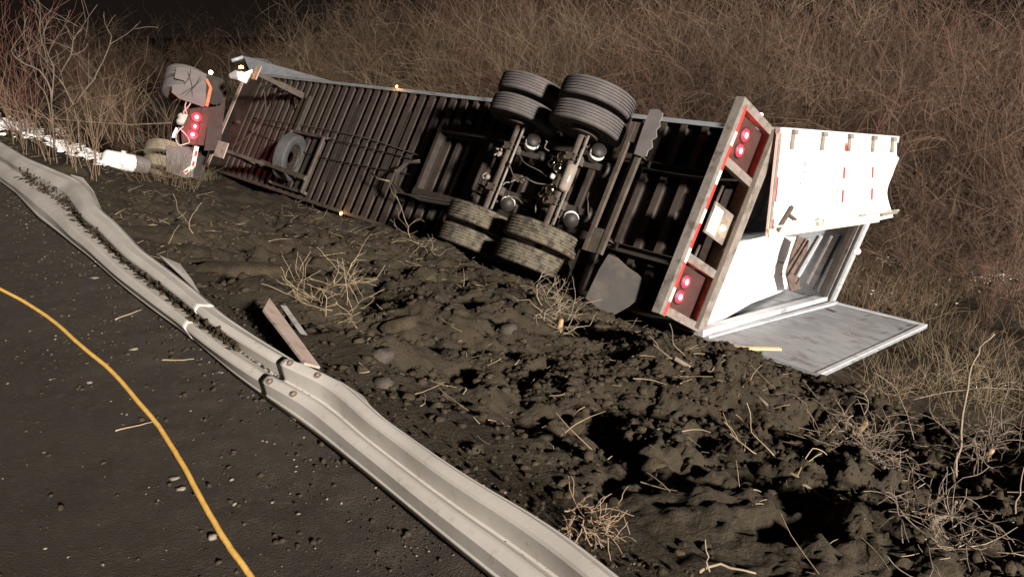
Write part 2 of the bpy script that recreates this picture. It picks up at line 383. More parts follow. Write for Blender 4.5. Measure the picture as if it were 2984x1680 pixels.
def grid_road():
    A = lines((-150, -8, 8), (-8, 6, 0.05), (6, 30, 0.3), (30, 220, 10)); S = lines((-30, -5, 1), (-5, 0.12, 0.04)); 
    GA, GS = np.meshgrid(A, S, indexing='ij')
    edge = 0.05 * (fbm(GA * 4, GA * 0 + 3, 3, 71) - .5)
    GS2 = np.where(GS > -0.3, GS + edge, GS)
    X = P0[0] + GA * U[0] + GS2 * NN[0]; Y = P0[1] + GA * U[1] + GS2 * NN[1]
    near = sstep(-1.4, 0.0, GS)
    Z = 0.012 * (fbm(X * 2, Y * 2, 3, 81) - .5) + (0.004 + 0.030 * near) * (fbm(X * 14, Y * 14, 3, 82) - .5)
    Z = np.where(GS > 0.06, Z - 0.04, Z)
    V = np.stack([X.ravel(), Y.ravel(), Z.ravel()], 1); na, ns = len(A), len(S)
    I = (np.arange(na - 1)[:, None] * ns + np.arange(ns - 1)[None, :]).ravel()
    F = np.stack([I, I + ns, I + ns + 1, I + 1], 1)[:, ::-1]
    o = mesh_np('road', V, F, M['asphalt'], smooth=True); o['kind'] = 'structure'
grid_road()
def road_z(x, y): return 0.0

# lumps: many small deformed polyhedra in one mesh
ICO = None
def ico():
    t = (1 + 5 ** .5) / 2
    V = np.array([(-1, t, 0), (1, t, 0), (-1, -t, 0), (1, -t, 0), (0, -1, t), (0, 1, t), (0, -1, -t), (0, 1, -t), (t, 0, -1), (t, 0, 1), (-t, 0, -1), (-t, 0, 1)], float)
    V /= np.linalg.norm(V[0])
    F = np.array([(0, 11, 5), (0, 5, 1), (0, 1, 7), (0, 7, 10), (0, 10, 11), (1, 5, 9), (5, 11, 4), (11, 10, 2), (10, 7, 6), (7, 1, 8), (3, 9, 4), (3, 4, 2), (3, 2, 6), (3, 6, 8), (3, 8, 9), (4, 9, 5), (2, 4, 11), (6, 2, 10), (8, 6, 7), (9, 8, 1)])
    return V, F
def ico2():
    V, F = ico(); V = list(map(tuple, V)); nf = []; c = {}
    def mid(a, b):
        k = (min(a, b), max(a, b))
        if k not in c:
            m = np.array(V[a]) + np.array(V[b]); m /= np.linalg.norm(m); V.append(tuple(m)); c[k] = len(V) - 1
        return c[k]
    for a, b, d in F:
        x, y, z = mid(a, b), mid(b, d), mid(d, a); nf += [(a, x, z), (b, y, x), (d, z, y), (x, y, z)]
    return np.array(V), np.array(nf)
def lumps(name, P, S, m, squash=0.7, jit=0.28, hi=False, smooth=False):
    V0, F0 = ico2() if hi else ico(); n = len(P); k = len(V0)
    ang = RNG.random((n, 1)) * 6.28; J = 1 + jit * (RNG.random((n, k)) - .5) * 2
    sx = S[:, None] * (0.8 + 0.5 * RNG.random((n, 1))); sy = S[:, None] * (0.7 + 0.5 * RNG.random((n, 1))); szz = S[:, None] * squash * (0.7 + 0.6 * RNG.random((n, 1)))
    x = V0[None, :, 0] * J * sx; y = V0[None, :, 1] * J * sy; z = V0[None, :, 2] * J * szz
    ca, sa = np.cos(ang), np.sin(ang)
    V = np.stack([x * ca - y * sa + P[:, 0:1], x * sa + y * ca + P[:, 1:2], z + P[:, 2:3]], 2).reshape(-1, 3)
    F = (F0[None] + (np.arange(n) * k)[:, None, None]).reshape(-1, 3)
    return mesh_np(name, V, F, m, smooth=smooth)
def as_points(n, a0, a1, s0, s1, pw=1.0):
    a = a0 + (a1 - a0) * RNG.random(n) ** pw; s = s0 + (s1 - s0) * RNG.random(n)
    return P0[0] + a * U[0] + s * NN[0], P0[1] + a * U[1] + s * NN[1], a, s
# clods of broken earth
x, y, a, s = as_points(46000, -4.2, 8, 0.25, 5.8, 2.0)
keep = fbm(x * 0.9 + 3, y * 0.9, 3, 91) > 0.41; x, y = x[keep], y[keep]
S = 0.004 + 0.032 * RNG.random(len(x)) ** 6
x2, y2, a2, s2 = as_points(16000, -4.4, 0.5, 1.2, 5.4); x = np.concatenate([x, x2]); y = np.concatenate([y, y2]); S = np.concatenate([S, 0.005 + 0.026 * RNG.random(len(x2)) ** 5])
o = lumps('dirt_clods', np.stack([x, y, land(x, y) + S * 0.25], 1), S, M['clod'], 0.6, 0.45, hi=False); o['kind'] = 'stuff'; o['label'] = 'loose clods of dark earth strewn over the torn bank'
# gravel on the road shoulder, denser near the rail
x, y, a, s = as_points(16000, -5, 9, -2.8, 0.15, 1.4)
keep = RNG.random(len(x)) < np.exp(s / 0.75) ; x, y = x[keep], y[keep]
S = 0.0016 + 0.0085 * RNG.random(len(x)) ** 6
o = lumps('gravel', np.stack([x, y, 0.0 * x + S * 0.1], 1), S, M['pebble'], 0.6, 0.3); o['kind'] = 'stuff'; o['label'] = 'small pebbles and grit scattered on the dark road shoulder'
x, y, a, s = as_points(22000, -5, 9, -1.6, 0.25, 1.3)
keep = RNG.random(len(x)) < np.exp(s / 0.5) ; x, y = x[keep], y[keep]
S = 0.003 + 0.013 * RNG.random(len(x)) ** 5
o = lumps('dirt_crumbs', np.stack([x, y, 0.0 * x + S * 0.2], 1), S, M['clod'], 0.7, 0.3); o['kind'] = 'stuff'; o['label'] = 'dark dirt crumbs along the foot of the fallen guard rail'

# ------------------------------------------------------------------ the trailer
TM = Matrix(((TR[0][0], TR[0][1], TR[0][2], TT[0]), (TR[1][0], TR[1][1], TR[1][2], TT[1]), (TR[2][0], TR[2][1], TR[2][2], TT[2]), (0, 0, 0, 1)))
T = empty('semi_trailer', M=TM)
tag(T, 'overturned white box semi trailer lying on its side in the mud, underside towards the road', 'trailer')
W, L = 2.6, 14.6
# floor
mb = MB(); mb.b2((0.1, 0.02, -0.15), (L, W - 0.02, -0.115)); mb.build('floor_panel', M['floor'], T)
# crossmembers, an I section each
def cross_mb(w=0.085):
    m = MB(); m.b2((-w / 2, 0.035, -0.008), (w / 2, W - 0.035, 0.0)); m.b2((-0.006, 0.035, -0.115), (0.006, W - 0.035, -0.008)); return m
proto = cross_mb(0.165).build('crossmember', M['rib'], T); proto.location = (L - 0.75, 0, 0)
x = L - 0.75 - 0.305
while x > 5.7:
    dup(proto, T, Matrix.Translation((x, 0, random.uniform(-.004, .004)))); x -= 0.305
proto2 = cross_mb(0.10).build('crossmember', M['rib'], T); proto2.location = (x, 0, 0)
while x > 0.3:
    x -= 0.305 if x > 1.8 else 0.33
    if x > 0.2: dup(proto2, T, Matrix.Translation((x, 0, 0)))
# side rails
for Y, sg in ((0.0, 1), (W, -1)):
    m = MB(); m.b2((0.05, Y - 0.015, -0.26), (L, Y + 0.015, 0.012)); m.b2((0.05, Y, 0.012), (L, Y + sg * 0.05, 0.02)); m.build('side_rail', M['alu'] if sg > 0 else M['steel'], T)
# front end: kingpin plate and bolster
m = MB(); m.b2((13.7, 0.05, 0.004), (L - 0.02, W - 0.05, 0.02)); m.tube([(13.9, W / 2, 0.02), (13.9, W / 2, 0.10)], 0.05, 14); m.tube([(13.9, W / 2, 0.10), (13.9, W / 2, 0.125)], 0.065, 14)
m.build('kingpin_plate', M['rib'], T)
m = MB(); m.b2((L, 0.02, -0.10), (L + 0.16, W - 0.02, 0.03)); m.b2((L + 0.16, 0.1, -0.5), (L + 0.2, W - 0.1, -0.02)); m.build('front_bolster', M['pink'], T)
m = MB(); m.sheet((L + 0.2, 0.0, -0.1), (L + 0.2, W, -0.1), (L + 1.1, W * 0.95, -0.7), (L + 1.2, 0.1, -0.5), 12, 6, lambda u, v: (0, 0, 0.06 * math.sin(u * 9 + v * 5))); m.build('crushed_nose_panel', M['dark'], T, solid=0.01)
# rear frame: sill, guard, struts
m = MB(); m.b2((0.0, 0.0, -0.12), (0.09, W, 0.03)); m.b2((0.09, 0, -0.02), (0.24, W, 0.006)); m.build('rear_sill', M['guard'], T)
m = MB(); m.b2((0.0, 0.03, 0.03), (0.012, W - 0.03, 0.12)); m.build('sill_lip', M['steel'], T)
g = MB().b2((-0.01, 0.02, 0.80), (0.10, W + 0.02, 0.92)).build('guard_bar', M['guard'], T)
# reflective stripes on the guard face
y = 0.10; k = 0
while y < W - 0.02:
    ln = 0.30 if k % 2 == 0 else 0.17; ln = min(ln, W + 0.01 - y)
    MB().b2((-0.0135, y, 0.803), (-0.0105, y + ln - 0.002, 0.848)).build('reflective_stripe', M['red'] if k % 2 == 0 else M['wtape'], g); y += ln; k += 1
for Y in (0.06, 0.73, 1.90, 2.55):
    m = MB(); m.b2((0.012, Y - 0.045, 0.03), (0.095, Y + 0.045, 0.80)); m.b2((0.004, Y - 0.05, 0.03), (0.012, Y + 0.05, 0.795)); m.build('guard_strut', M['guard'], T)
# lamp panels between struts, with tail lights
def lens(loc_, r, mat_rim, mat_core, parent, light=None, ry=1.0, col=(1, 0.05, 0.04)):
    m = MB(); prof = [(0.0, r * 1.25), (-0.02, r * 1.25), (-0.022, r * 1.02)]; m.lathe(prof, loc_, 20, 'X'); 
    h = m.build('tail_light', M['black'], parent, True)
    m = MB(); m.lathe([(-0.022, r), (-0.034, r * 0.9), (-0.037, r * 0.5)], loc_, 20, 'X'); m.build('lens', M[mat_rim], h, True)
    m = MB(); m.lathe([(-0.037, r * 0.5), (-0.041, r * 0.25), (-0.042, 0.0005)], loc_, 20, 'X'); m.build('bulb_glow', M[mat_core], h, True)
    if light:
        lo = lamp('tail_light_glow', 'POINT', (loc_[0] - 0.13, loc_[1], loc_[2]), light, col, 0.03, parent=h)
    return h
for (y0, y1) in ((0.12, 0.66), (1.97, 2.50)):
    MB().b2((0.10, y0, 0.14), (0.112, y1, 0.70)).build('lamp_panel', M['redpaint'], T)
for Y, Z in ((0.34, 0.40), (0.53, 0.39), (2.18, 0.435), (2.37, 0.445)):
    lens((0.095, Y - 0.04, Z + 0.1), 0.072, 'E_red', 'E_core', T, 2.4)
# outer marker lamps
def marker(l, parent, mt='E_red', core='E_core', power=1.5, col=(1, 0.05, 0.04), r=0.03):
    m = MB(); m.lathe([(0, r * 1.2), (0.01, r * 1.2), (0.012, r)], l, 16, 'Z'); h = m.build('marker_light', M['black'], parent, True)
    m = MB(); m.lathe([(0.012, r), (0.028, r * 0.75), (0.035, 0.0005)], l, 16, 'Z'); m.build('lens', M[core], h, True)
    if power: lamp('marker_glow', 'POINT', (l[0], l[1], l[2] + 0.09), power, col, 0.03, parent=h)
    return h
marker((8.0, -0.03, 0.03), T, 'E_amber', 'E_amber', 1.6, (1, 0.5, 0.15)); marker((8.1, 2.62, 0.03), T, 'E_amber', 'E_amber', 2.4, (1, 0.5, 0.15), 0.035)
marker((0.10, -0.045, 0.30), T, 'E_red', 'E_core', 1.5)
# licence plate with its bracket and lamp
br = MB().b2((0.03, 1.17, 0.17), (0.05, 1.55, 0.63)).build('plate_bracket', M['guard'], T)
pl = MB().b2((0.018, 1.215, 0.42), (0.022, 1.525, 0.62)).build('licence_plate', M['wtape'], T)
def text(s, size, Mx, mt, parent, name='lettering', ext=0.0008):
    cu = bpy.data.curves.new(name, 'FONT'); cu.body = s; cu.size = size; cu.extrude = ext; cu.align_x = 'CENTER'; cu.align_y = 'CENTER'
    t = bpy.data.objects.new('tmp_text', cu); scene.collection.objects.link(t)
    bpy.context.view_layer.update(); dg = bpy.context.evaluated_depsgraph_get()
    me = bpy.data.meshes.new_from_object(t.evaluated_get(dg)); me.name = name
    bpy.data.objects.remove(t); me.materials.clear(); me.materials.append(mt)
    o = bpy.data.objects.new(name, me); scene.collection.objects.link(o); o.parent = parent; o.matrix_local = Mx
    return o
def frame(o, xa, ya):
    xa, ya = Vector(xa).normalized(), Vector(ya).normalized(); za = xa.cross(ya).normalized(); ya = za.cross(xa)
    return Matrix(((xa.x, ya.x, za.x, o[0]), (xa.y, ya.y, za.y, o[1]), (xa.z, ya.z, za.z, o[2]), (0, 0, 0, 1)))
# seen from behind, text runs along +Y (down the picture), its top towards -Z
text('P 11300', 0.085, frame((0.0165, 1.37, 0.53), (0, 1, 0), (0, 0, -1)), M['ink'], pl)
m = MB(); m.lathe([(-0.0, 0.034), (-0.02, 0.03), (-0.04, 0.018), (-0.045, 0.0005)], (0.028, 1.38, 0.31), 16, 'X'); h = m.build('plate_lamp', M['E_warm'], T, True); lamp('plate_lamp_glow', 'POINT', (-0.10, 1.38, 0.33), 1.6, (1, 0.6, 0.3), 0.02, parent=h)
# long air hose clamps between struts
m = MB(); m.tube([(0.3, 0.85, 0.2), (0.28, 1.05, 0.24), (0.3, 1.12, 0.2)], 0.02, 8); m.tube([(0.3, 1.62, 0.2), (0.28, 1.78, 0.24), (0.3, 1.84, 0.2)], 0.02, 8); m.build('bumper_hose', M['steel'], T, True)

# slider sub frame: two long rails, end cross tubes, holes
for Y in (0.72, 1.88):
    m = MB(); m.b2((0.26, Y - 0.055, 0.006), (6.3, Y + 0.055, 0.016)); m.b2((0.26, Y - 0.055, 0.016), (6.3, Y - 0.045, 0.13)); m.b2((0.26, Y + 0.045, 0.016), (6.3, Y + 0.055, 0.13)); m.build('slider_rail', M['dark'], T)
    m = MB(); m.b2((1.5, Y - 0.04, 0.13), (5.9, Y + 0.04, 0.30)); m.b2((1.5, Y - 0.06, 0.30), (5.9, Y + 0.06, 0.312)); m.build('bogie_frame_rail', M['dark'], T)
for X, h_ in ((5.85, 0.30), (4.6, 0.26), (1.62, 0.30), (2.9, 0.26)):
    m = MB(); m.b2((X - 0.04, 0.77, 0.14), (X + 0.04, 1.83, 0.15)); m.b2((X - 0.004, 0.77, 0.15), (X + 0.004, 1.83, h_ - 0.012)); m.b2((X - 0.04, 0.77, h_ - 0.012), (X + 0.04, 1.83, h_)); m.build('bogie_crossmember', M['dark'], T)
# mudflap carrier: slotted channel across the rear of the bogie
m = MB()
mz = 0.60; 
m.b2((1.30, 0.35, mz), (1.37, 2.12, mz + 0.05)); m.b2((1.56, 0.35, mz), (1.62, 2.12, mz + 0.05)); m.b2((1.37, 0.35, mz + 0.002), (1.56, 0.62, mz + 0.04)); m.b2((1.37, 1.80, mz + 0.002), (1.56, 2.12, mz + 0.04)); m.b2((1.44, 0.62, mz - 0.05), (1.48, 1.80, mz - 0.02))
m.build('mudflap_carrier', M['steel'], T)
for Y in (0.72, 1.88): MB().beam((1.5, Y, 0.30), (1.46, Y, 0.605), 0.12, 0.02, (0, 1, 0)).build('carrier_bracket', M['steel'], T)
# upper mudflap: stiff rubber sheet with a wavy hem
fp = [(1897, 321), (1920, 320), (1933, 330), (1930, 346), (1924, 356), (1925, 368), (1914, 380), (1915, 400), (1901, 410), (1903, 430), (1890, 440), (1885, 456), (1874, 459), (1850, 450), (1858, 425), (1875, 375)]
fq = [onT(px, py, 0.66) for px, py in fp]; fc = sum(fq) / len(fq); m = MB(); m.slab([tuple(q) for q in fq], 0.02)
m.build('mudflap', M['flap2'], T)
# lower mudflap: hangs down and lies against the bank
fl = [loc(at_depth(px, py, d)) for px, py, d in ((1772, 741, 8.66), (1799, 750, 8.65), (1830, 779, 8.65), (1857, 797, 8.63), (1884, 824, 8.60), (1878, 845, 8.55), (1853, 876, 8.46), (1830, 895, 8.38), (1775, 925, 8.25), (1705, 868, 8.3), (1745, 785, 8.55))]
fl[0:0] = []
c = sum(fl) / len(fl); vv = [tuple(c)] + [tuple(q) for q in fl]
m = MB(); m.add(vv, [(0, i + 1, (i + 1) % len(fl) + 1) for i in range(len(fl))]); m.build('mudflap', M['flap'], T, False, solid=0.014)

# wheels
def tyre_mb(R0=0.515, w=0.275, n=72):
    hw = w / 2; prof = [(-hw * 0.80, 0.300), (-hw * 0.98, 0.345), (-hw * 1.0, 0.42), (-hw * 0.97, R0 - 0.035), (-hw * 0.86, R0 - 0.008)]
    ribs = 6; tw = hw * 0.86; gw = 0.0075
    for r_ in range(ribs):
        a0 = -tw + 2 * tw * r_ / ribs; a1 = -tw + 2 * tw * (r_ + 1) / ribs
        if r_ > 0: prof += [(a0 + gw, R0 - 0.016), (a0 + gw, R0)]
        if r_ < ribs - 1: prof += [(a1 - gw, R0), (a1 - gw, R0 - 0.016)]
    prof += [(hw * 0.86, R0 - 0.008), (hw * 0.97, R0 - 0.035), (hw * 1.0, 0.42), (hw * 0.98, 0.345), (hw * 0.80, 0.300), (hw * .6, 0.292), (-hw * .6, 0.292), (-hw * .8, 0.300)]
    m = MB(); m.lathe(prof, (0, 0, 0), n, 'Y'); return m
def rim_mb(side):
    m = MB(); hw = 0.12
    m.lathe([(-hw, 0.300), (-hw, 0.285), (-hw + .02, 0.278), (0, 0.262), (hw - .02, 0.278), (hw, 0.285), (hw, 0.300)], (0, 0, 0), 40, 'Y')
    m.lathe([(side * 0.09, 0.27), (side * 0.075, 0.22), (side * 0.02, 0.16), (side * 0.02, 0.09), (side * 0.05, 0.07), (side * 0.05, 0.0005)], (0, 0, 0), 40, 'Y')
    for k in range(10):
        an = k * math.pi / 5; p = (0.135 * math.cos(an), side * 0.022, 0.135 * math.sin(an)); m.tube([p, (p[0], side * 0.05, p[2])], 0.014, 6)
    return m
def wheel(parent, l, side, mt, proto=None, tilt=0.0):
    if proto is None:
        h = MB().lathe([(-0.05, 0.0006), (-0.05, 0.10), (0.05, 0.10), (0.05, 0.0006)], (0, 0, 0), 24, 'Y').build('wheel', M['steel'], parent, True)
        tyre_mb().build('tyre', mt, h); rim_mb(side).build('rim', M['rim'], h)
    else: h = dup(proto, parent)
    h.parent = parent; h.matrix_local = Matrix.Translation(l) @ Matrix.Rotation(random.random() * 6, 4, 'Y'); return h
AX = (2.30, 3.54); ZC = 0.70
up = None; lo_ = None
for X in AX:
    for Y in (0.135, 0.475):
        up = wheel(T, (X, Y, ZC), 1 if Y < .3 else -1, M['rubber'], up)
    for Y in (2.125, 2.465):
        lo_ = wheel(T, (X, Y, ZC), -1, M['rubber_mud'], lo_)
# axles, hubs, brakes, suspension
for i, X in enumerate(AX):
    m = MB(); m.tube([(X, 0.30, ZC), (X, 0.62, ZC), (X, 1.98, ZC), (X, 2.30, ZC)], [0.05, 0.064, 0.064, 0.05], 18)
    m.lathe([(0.50, 0.21), (0.64, 0.21), (0.645, 0.17), (0.655, 0.08)], (X, 0, ZC), 28, 'Y'); m.lathe([(2.10, 0.21), (1.96, 0.21), (1.955, 0.17), (1.945, 0.08)], (X, 0, ZC), 28, 'Y')
    m.build('axle', M['steel'], T, True)
    m = MB(); m.tube([(X - 0.15, 0.66, ZC + 0.05), (X - 0.15, 1.93, ZC + 0.05)], 0.018, 10); m.build('brake_camshaft', M['guard'], T, True)
    for Y, sg in ((0.80, 1), (1.80, -1)):
        # slack adjuster and brake can
        m = MB(); m.beam((X - 0.15, Y, ZC + 0.05), (X - 0.12, Y, ZC - 0.14), 0.05, 0.03, (0, 1, 0)); m.build('slack_adjuster', M['steel'], T)
        cx, cz = X - 0.23, ZC - 0.17; Yc = Y + sg * 0.05
        m = MB(); m.lathe([(-0.13, 0.03), (-0.13, 0.085), (-0.05, 0.098), (-0.045, 0.108), (-0.03, 0.108), (-0.025, 0.095), (0.07, 0.088), (0.10, 0.07), (0.105, 0.0006)], (0, 0, 0), 22, 'X')
        ob = m.build('brake_chamber', M['can'], T, True); ob.matrix_local = Matrix.Translation((cx - 0.02, Yc, cz + 0.06)) @ Matrix.Rotation(R(28 * sg), 4, 'Z') @ Matrix.Rotation(R(35), 4, 'Y')
        m = MB(); m.tube([(-0.10, 0, 0.0), (-0.14, 0, 0)], 0.1, 18); m.lathe([(-0.045, 0.112), (-0.03, 0.112)], (0, 0, 0), 22, 'X'); m.build('clamp_band', M['black'], ob, True)
    for Y in (0.98, 1.62):
        # spring seat and U bolts on the axle
        m = MB(); m.b2((X - 0.09, Y - 0.06, ZC - 0.13), (X + 0.09, Y + 0.06, ZC - 0.05)); m.b2((X - 0.08, Y - 0.05, ZC + 0.055), (X + 0.08, Y + 0.05, ZC + 0.085))
        for q in (-0.035, 0.035):
            m.tube([(X - 0.075, Y + q, ZC - 0.12), (X - 0.075, Y + q, ZC + 0.10)], 0.011, 6); m.tube([(X + 0.075, Y + q, ZC - 0.12), (X + 0.075, Y + q, ZC + 0.10)], 0.011, 6)
        m.build('spring_seat', M['steel'], T)
        m = MB(); m.beam((X + 0.58, Y, 0.38), (X + 0.05, Y, ZC - 0.10), 0.09, 0.05); m.beam((X + 0.05, Y, ZC - 0.1), (X - 0.36, Y, ZC - 0.22), 0.09, 0.04); m.build('trailing_arm', M['dark'], T)
        m = MB(); m.lathe([(0.30, 0.07), (0.31, 0.10), (0.35, 0.115), (0.39, 0.10), (0.41, 0.115), (0.45, 0.10), (0.47, 0.07), (0.47, 0.0006)], (X - 0.33, Y, 0), 22, 'Z'); m.build('air_spring', M['black'], T, True)
        m = MB(); m.slab([(X + 0.48, Y - 0.06, 0.31), (X + 0.70, Y - 0.06, 0.31), (X + 0.64, Y - 0.06, 0.50), (X + 0.54, Y - 0.06, 0.50)], 0.012); m.slab([(X + 0.48, Y + 0.07, 0.31), (X + 0.70, Y + 0.07, 0.31), (X + 0.64, Y + 0.07, 0.50), (X + 0.54, Y + 0.07, 0.50)], 0.012); m.build('hanger_bracket', M['steel'], T)
# chrome domes: relay valves and a small reservoir around the rear axle
for (px, py, r_) in ((1640, 458, 0.085), (1628, 490, 0.075), (1606, 553, 0.085), (1596, 584, 0.075)):
    q = onT(px, py, 0.74); m = MB(); m.lathe([(-0.03, 0.0006), (-0.03, r_ * .8), (0.0, r_), (r_ * .45, r_ * .86), (r_ * .8, r_ * .5), (r_ * .95, 0.0006)], (0, 0, 0), 24, 'Z')
    ob = m.build('chrome_valve', M['chrome'], T, True); ob.location = tuple(q)
for (px, py) in ((1610, 470), (1582, 560)):
    q = onT(px, py, 0.72); m = MB(); tor = []
    for k in range(17):
        an = k / 16 * 2 * math.pi; tor.append((q[0] + 0.05 * math.cos(an), q[1] + 0.075 * math.sin(an), q[2] + 0.02 * math.sin(an * 3)))
    m.tube(tor, 0.010, 6, False); m.build('valve_ring', M['chrome'], T, True)
q = onT(1655, 518, 0.76)
m = MB(); m.lathe([(-0.20, 0.0006), (-0.19, 0.05), (-0.16, 0.078), (0.16, 0.078), (0.19, 0.05), (0.20, 0.0006)], (0, 0, 0), 26, 'Y'); ob = m.build('air_reservoir', mat('reservoir_paint', (0.2, 0.17, 0.14), (0.28, 0.24, 0.2), 6, 0.25), T, True); ob.location = tuple(q)
q = onT(1612, 515, 0.74); m = MB(); m.lathe([(-0.05, 0.0006), (-0.045, 0.035), (0.045, 0.035), (0.05, 0.0006)], (0, 0, 0), 18, 'Z'); ob = m.build('valve_body', M['can'], T, True); ob.location = tuple(q)
# tangled valve hardware on the front axle
for (px, py) in ((1455, 447), (1420, 515)):
    q = onT(px, py, 0.74); m = MB()
    for k in range(5):
        v0 = Vector(q) + Vector((random.uniform(-.06, .06), random.uniform(-.06, .06), random.uniform(-.03, .05)))
        m.tube([v0, v0 + Vector((random.uniform(-.07, .07), random.uniform(-.07, .07), random.uniform(0, .05)))], random.uniform(.008, .022), 7)
    m.lathe([(-0.02, 0.0006), (-0.02, 0.045), (0.02, 0.045), (0.03, 0.0006)], tuple(q), 16, 'Z'); m.build('valve_cluster', M['guard'], T, True)
# air lines over the bogie
def wig(p, q, n=10, amp=0.05, sag=(0, 0, 0)):
    p, q = np.array(p, float), np.array(q, float); o_ = []
    ph = [random.uniform(0, 6.28) for _ in range(6)]
    for i in range(n + 1):
        t = i / n; e = math.sin(math.pi * t)
        o_.append(p + (q - p) * t + e * (np.array(sag) + amp * np.array([math.sin(5 * t + ph[0]), math.sin(6 * t + ph[1]), math.sin(4 * t + ph[2])])))
    return o_
for k, (a1, a2) in enumerate((((1480, 460, .7), (1510, 530, .7)), ((1465, 540, .7), (1520, 520, .5)), ((1500, 440, .7), (1600, 520, .6)), ((1520, 520, .55), (1600, 540, .65)), ((1480, 560, .7), (1530, 600, .5)), ((1560, 620, .6), (1590, 560, .7)), ((1716, 560, .5), (1720, 640, .6)), ((1600, 440, .6), (1590, 410, .7)))):
    m = MB(); m.tube(wig(onT(*a1), onT(*a2), 10, 0.03, (0, 0, 0.06)), 0.009, 6); m.build('air_line', M['guard'] if k % 2 else M['steel'], T, True)
q = onT(1510, 520, 0.55); m = MB(); m.b2((q[0] - .08, q[1] - .05, q[2] - .04), (q[0] + .08, q[1] + .05, q[2] + .04)); m.b2((q[0] - .12, q[1] - .02, q[2] - .02), (q[0] - .08, q[1] + .02, q[2] + .02)); m.build('height_valve', M['steel'], T)
# hose bundle hanging from the slider front
for k in range(4):
    pts = [onT(*p) for p in ((1225 + k * 5, 465 + k * 3, 0.15), (1180 + 4 * k, 475, 0.28), (1152 + 4 * k, 500, 0.34), (1140 + 5 * k, 535, 0.36), (1160 + 6 * k, 562, 0.36), (1225, 572 + 4 * k, 0.34), (1300, 585 + 4 * k, 0.34), (1370, 592 + 3 * k, 0.5))]
    m = MB(); pp = []
    for i in range(len(pts) - 1):
        for t in (0, .33, .66): pp.append(pts[i] * (1 - t) + pts[i + 1] * t)
    m.tube(pp, 0.011, 6); m.build('hanging_hose', M['black'] if k % 2 else M['steel'], T, True)
m = MB(); m.tube([onT(1082, 503, .25), onT(1100, 520, .3), onT(1135, 528, .33)], 0.014, 7); m.build('hanging_hose', M['pale'], T, True)

for k, Y in enumerate((1.12, 1.2, 1.46)):
    m = MB(); m.tube(wig((13.2, Y, .03), (6.2, Y + .1, .03), 40, .02, (0, .12 * (k - 1), .02)), .012, 6); m.build('air_line', M['black'] if k else M['steel'], T, True)
for X in (12.4, 9.1, 7.3): MB().b2((X - .03, .4, .004), (X + .03, 2.1, .012)).build('cable_strap', M['dark'], T)
# spare wheel in its cradle
q = onT(838, 455, 0.35)
sp = tyre_mb(0.50, 0.26).build('spare_tyre', mat('spare_rubber', (0.055, 0.056, 0.058), (0.09, 0.09, 0.092), 5, 0.7), T)
sp.matrix_local = Matrix.Translation((q[0], q[1], 0.30)) @ Vector((0.80, 0.05, 0.60)).to_track_quat('Y', 'Z').to_matrix().to_4x4()
m = MB(); m.lathe([(-0.1, 0.295), (-0.1, 0.28), (0, 0.26), (0.1, 0.28), (0.1, 0.295)], (0, 0, 0), 36, 'Y'); m.lathe([(-0.04, 0.265), (-0.05, 0.2), (-0.02, 0.12)], (0, 0, 0), 36, 'Y'); m.build('rim', M['dark'], sp, True)
m = MB()
for Y in (q[1] - 0.62, q[1] + 0.60):
    m.b2((q[0] - 0.75, Y - 0.03, 0.02), (q[0] + 0.75, Y + 0.03, 0.10)); 
for X in (q[0] - 0.7, q[0] + 0.72): m.b2((X - 0.03, q[1] - 0.62, 0.11), (X + 0.03, q[1] + 0.62, 0.16))
m.build('spare_carrier', M['steel'], T)
m = MB(); m.beam(onT(890, 519, .62), onT(760, 470, .62), 0.09, 0.05); m.build('carrier_bar', M['steel'], T)
# landing gear
def leg(base, foot, pad, name='landing_leg'):
    b, f = Vector(base), Vector(foot); d = (f - b)
    m = MB(); m.beam(b, b + d * 0.55, 0.13, 0.13, (0, 1, 0)); m.beam(b + d * 0.50, f, 0.095, 0.095, (0, 1, 0)); h = m.build(name, M['steel'], T)
    MB().slab(pad, 0.02).build('foot', M['pink'], h); return h
f = Vector(onT(750, 215, 1.15)); b = Vector(onT(881, 279, 0.05))
leg(b, f, [f + Vector((-.14, -.15, .05)), f + Vector((.14, -.15, .02)), f + Vector((.14, .15, .02)), f + Vector((-.14, .15, .05))])
f = Vector(onT(648, 436, 1.15)); b = Vector((f[0] - 0.2, 2.2, 0.05))
h = leg(b, f, [f + Vector((-.24, -.16, .04)), f + Vector((.22, -.16, .06)), f + Vector((.22, .18, .04)), f + Vector((-.24, .18, .02))])
m = MB(); m.beam(f, onT(890, 519, .12), 0.07, 0.07); m.build('leg_brace', M['steel'], T)
m = MB(); m.beam(onT(760, 250, 1.0), onT(840, 255, .1), 0.05, 0.03); m.beam(onT(845, 258, .12), onT(870, 310, .1), .04, .03); m.beam(onT(790, 300, .1), onT(812, 262, .4), .06, .03); m.build('leg_brace', M['dark'], T)
m = MB(); m.tube(wig(onT(759, 232, .9), onT(668, 430, .9), 14, 0.03, (-0.25, 0, -0.35)), 0.012, 6); m.build('air_line', M['rib'], T, True)
m = MB(); m.b2((11.0, 0.4, 0.01), (11.12, 2.3, 0.08)); m.build('landing_crossbar', M['dark'], T)

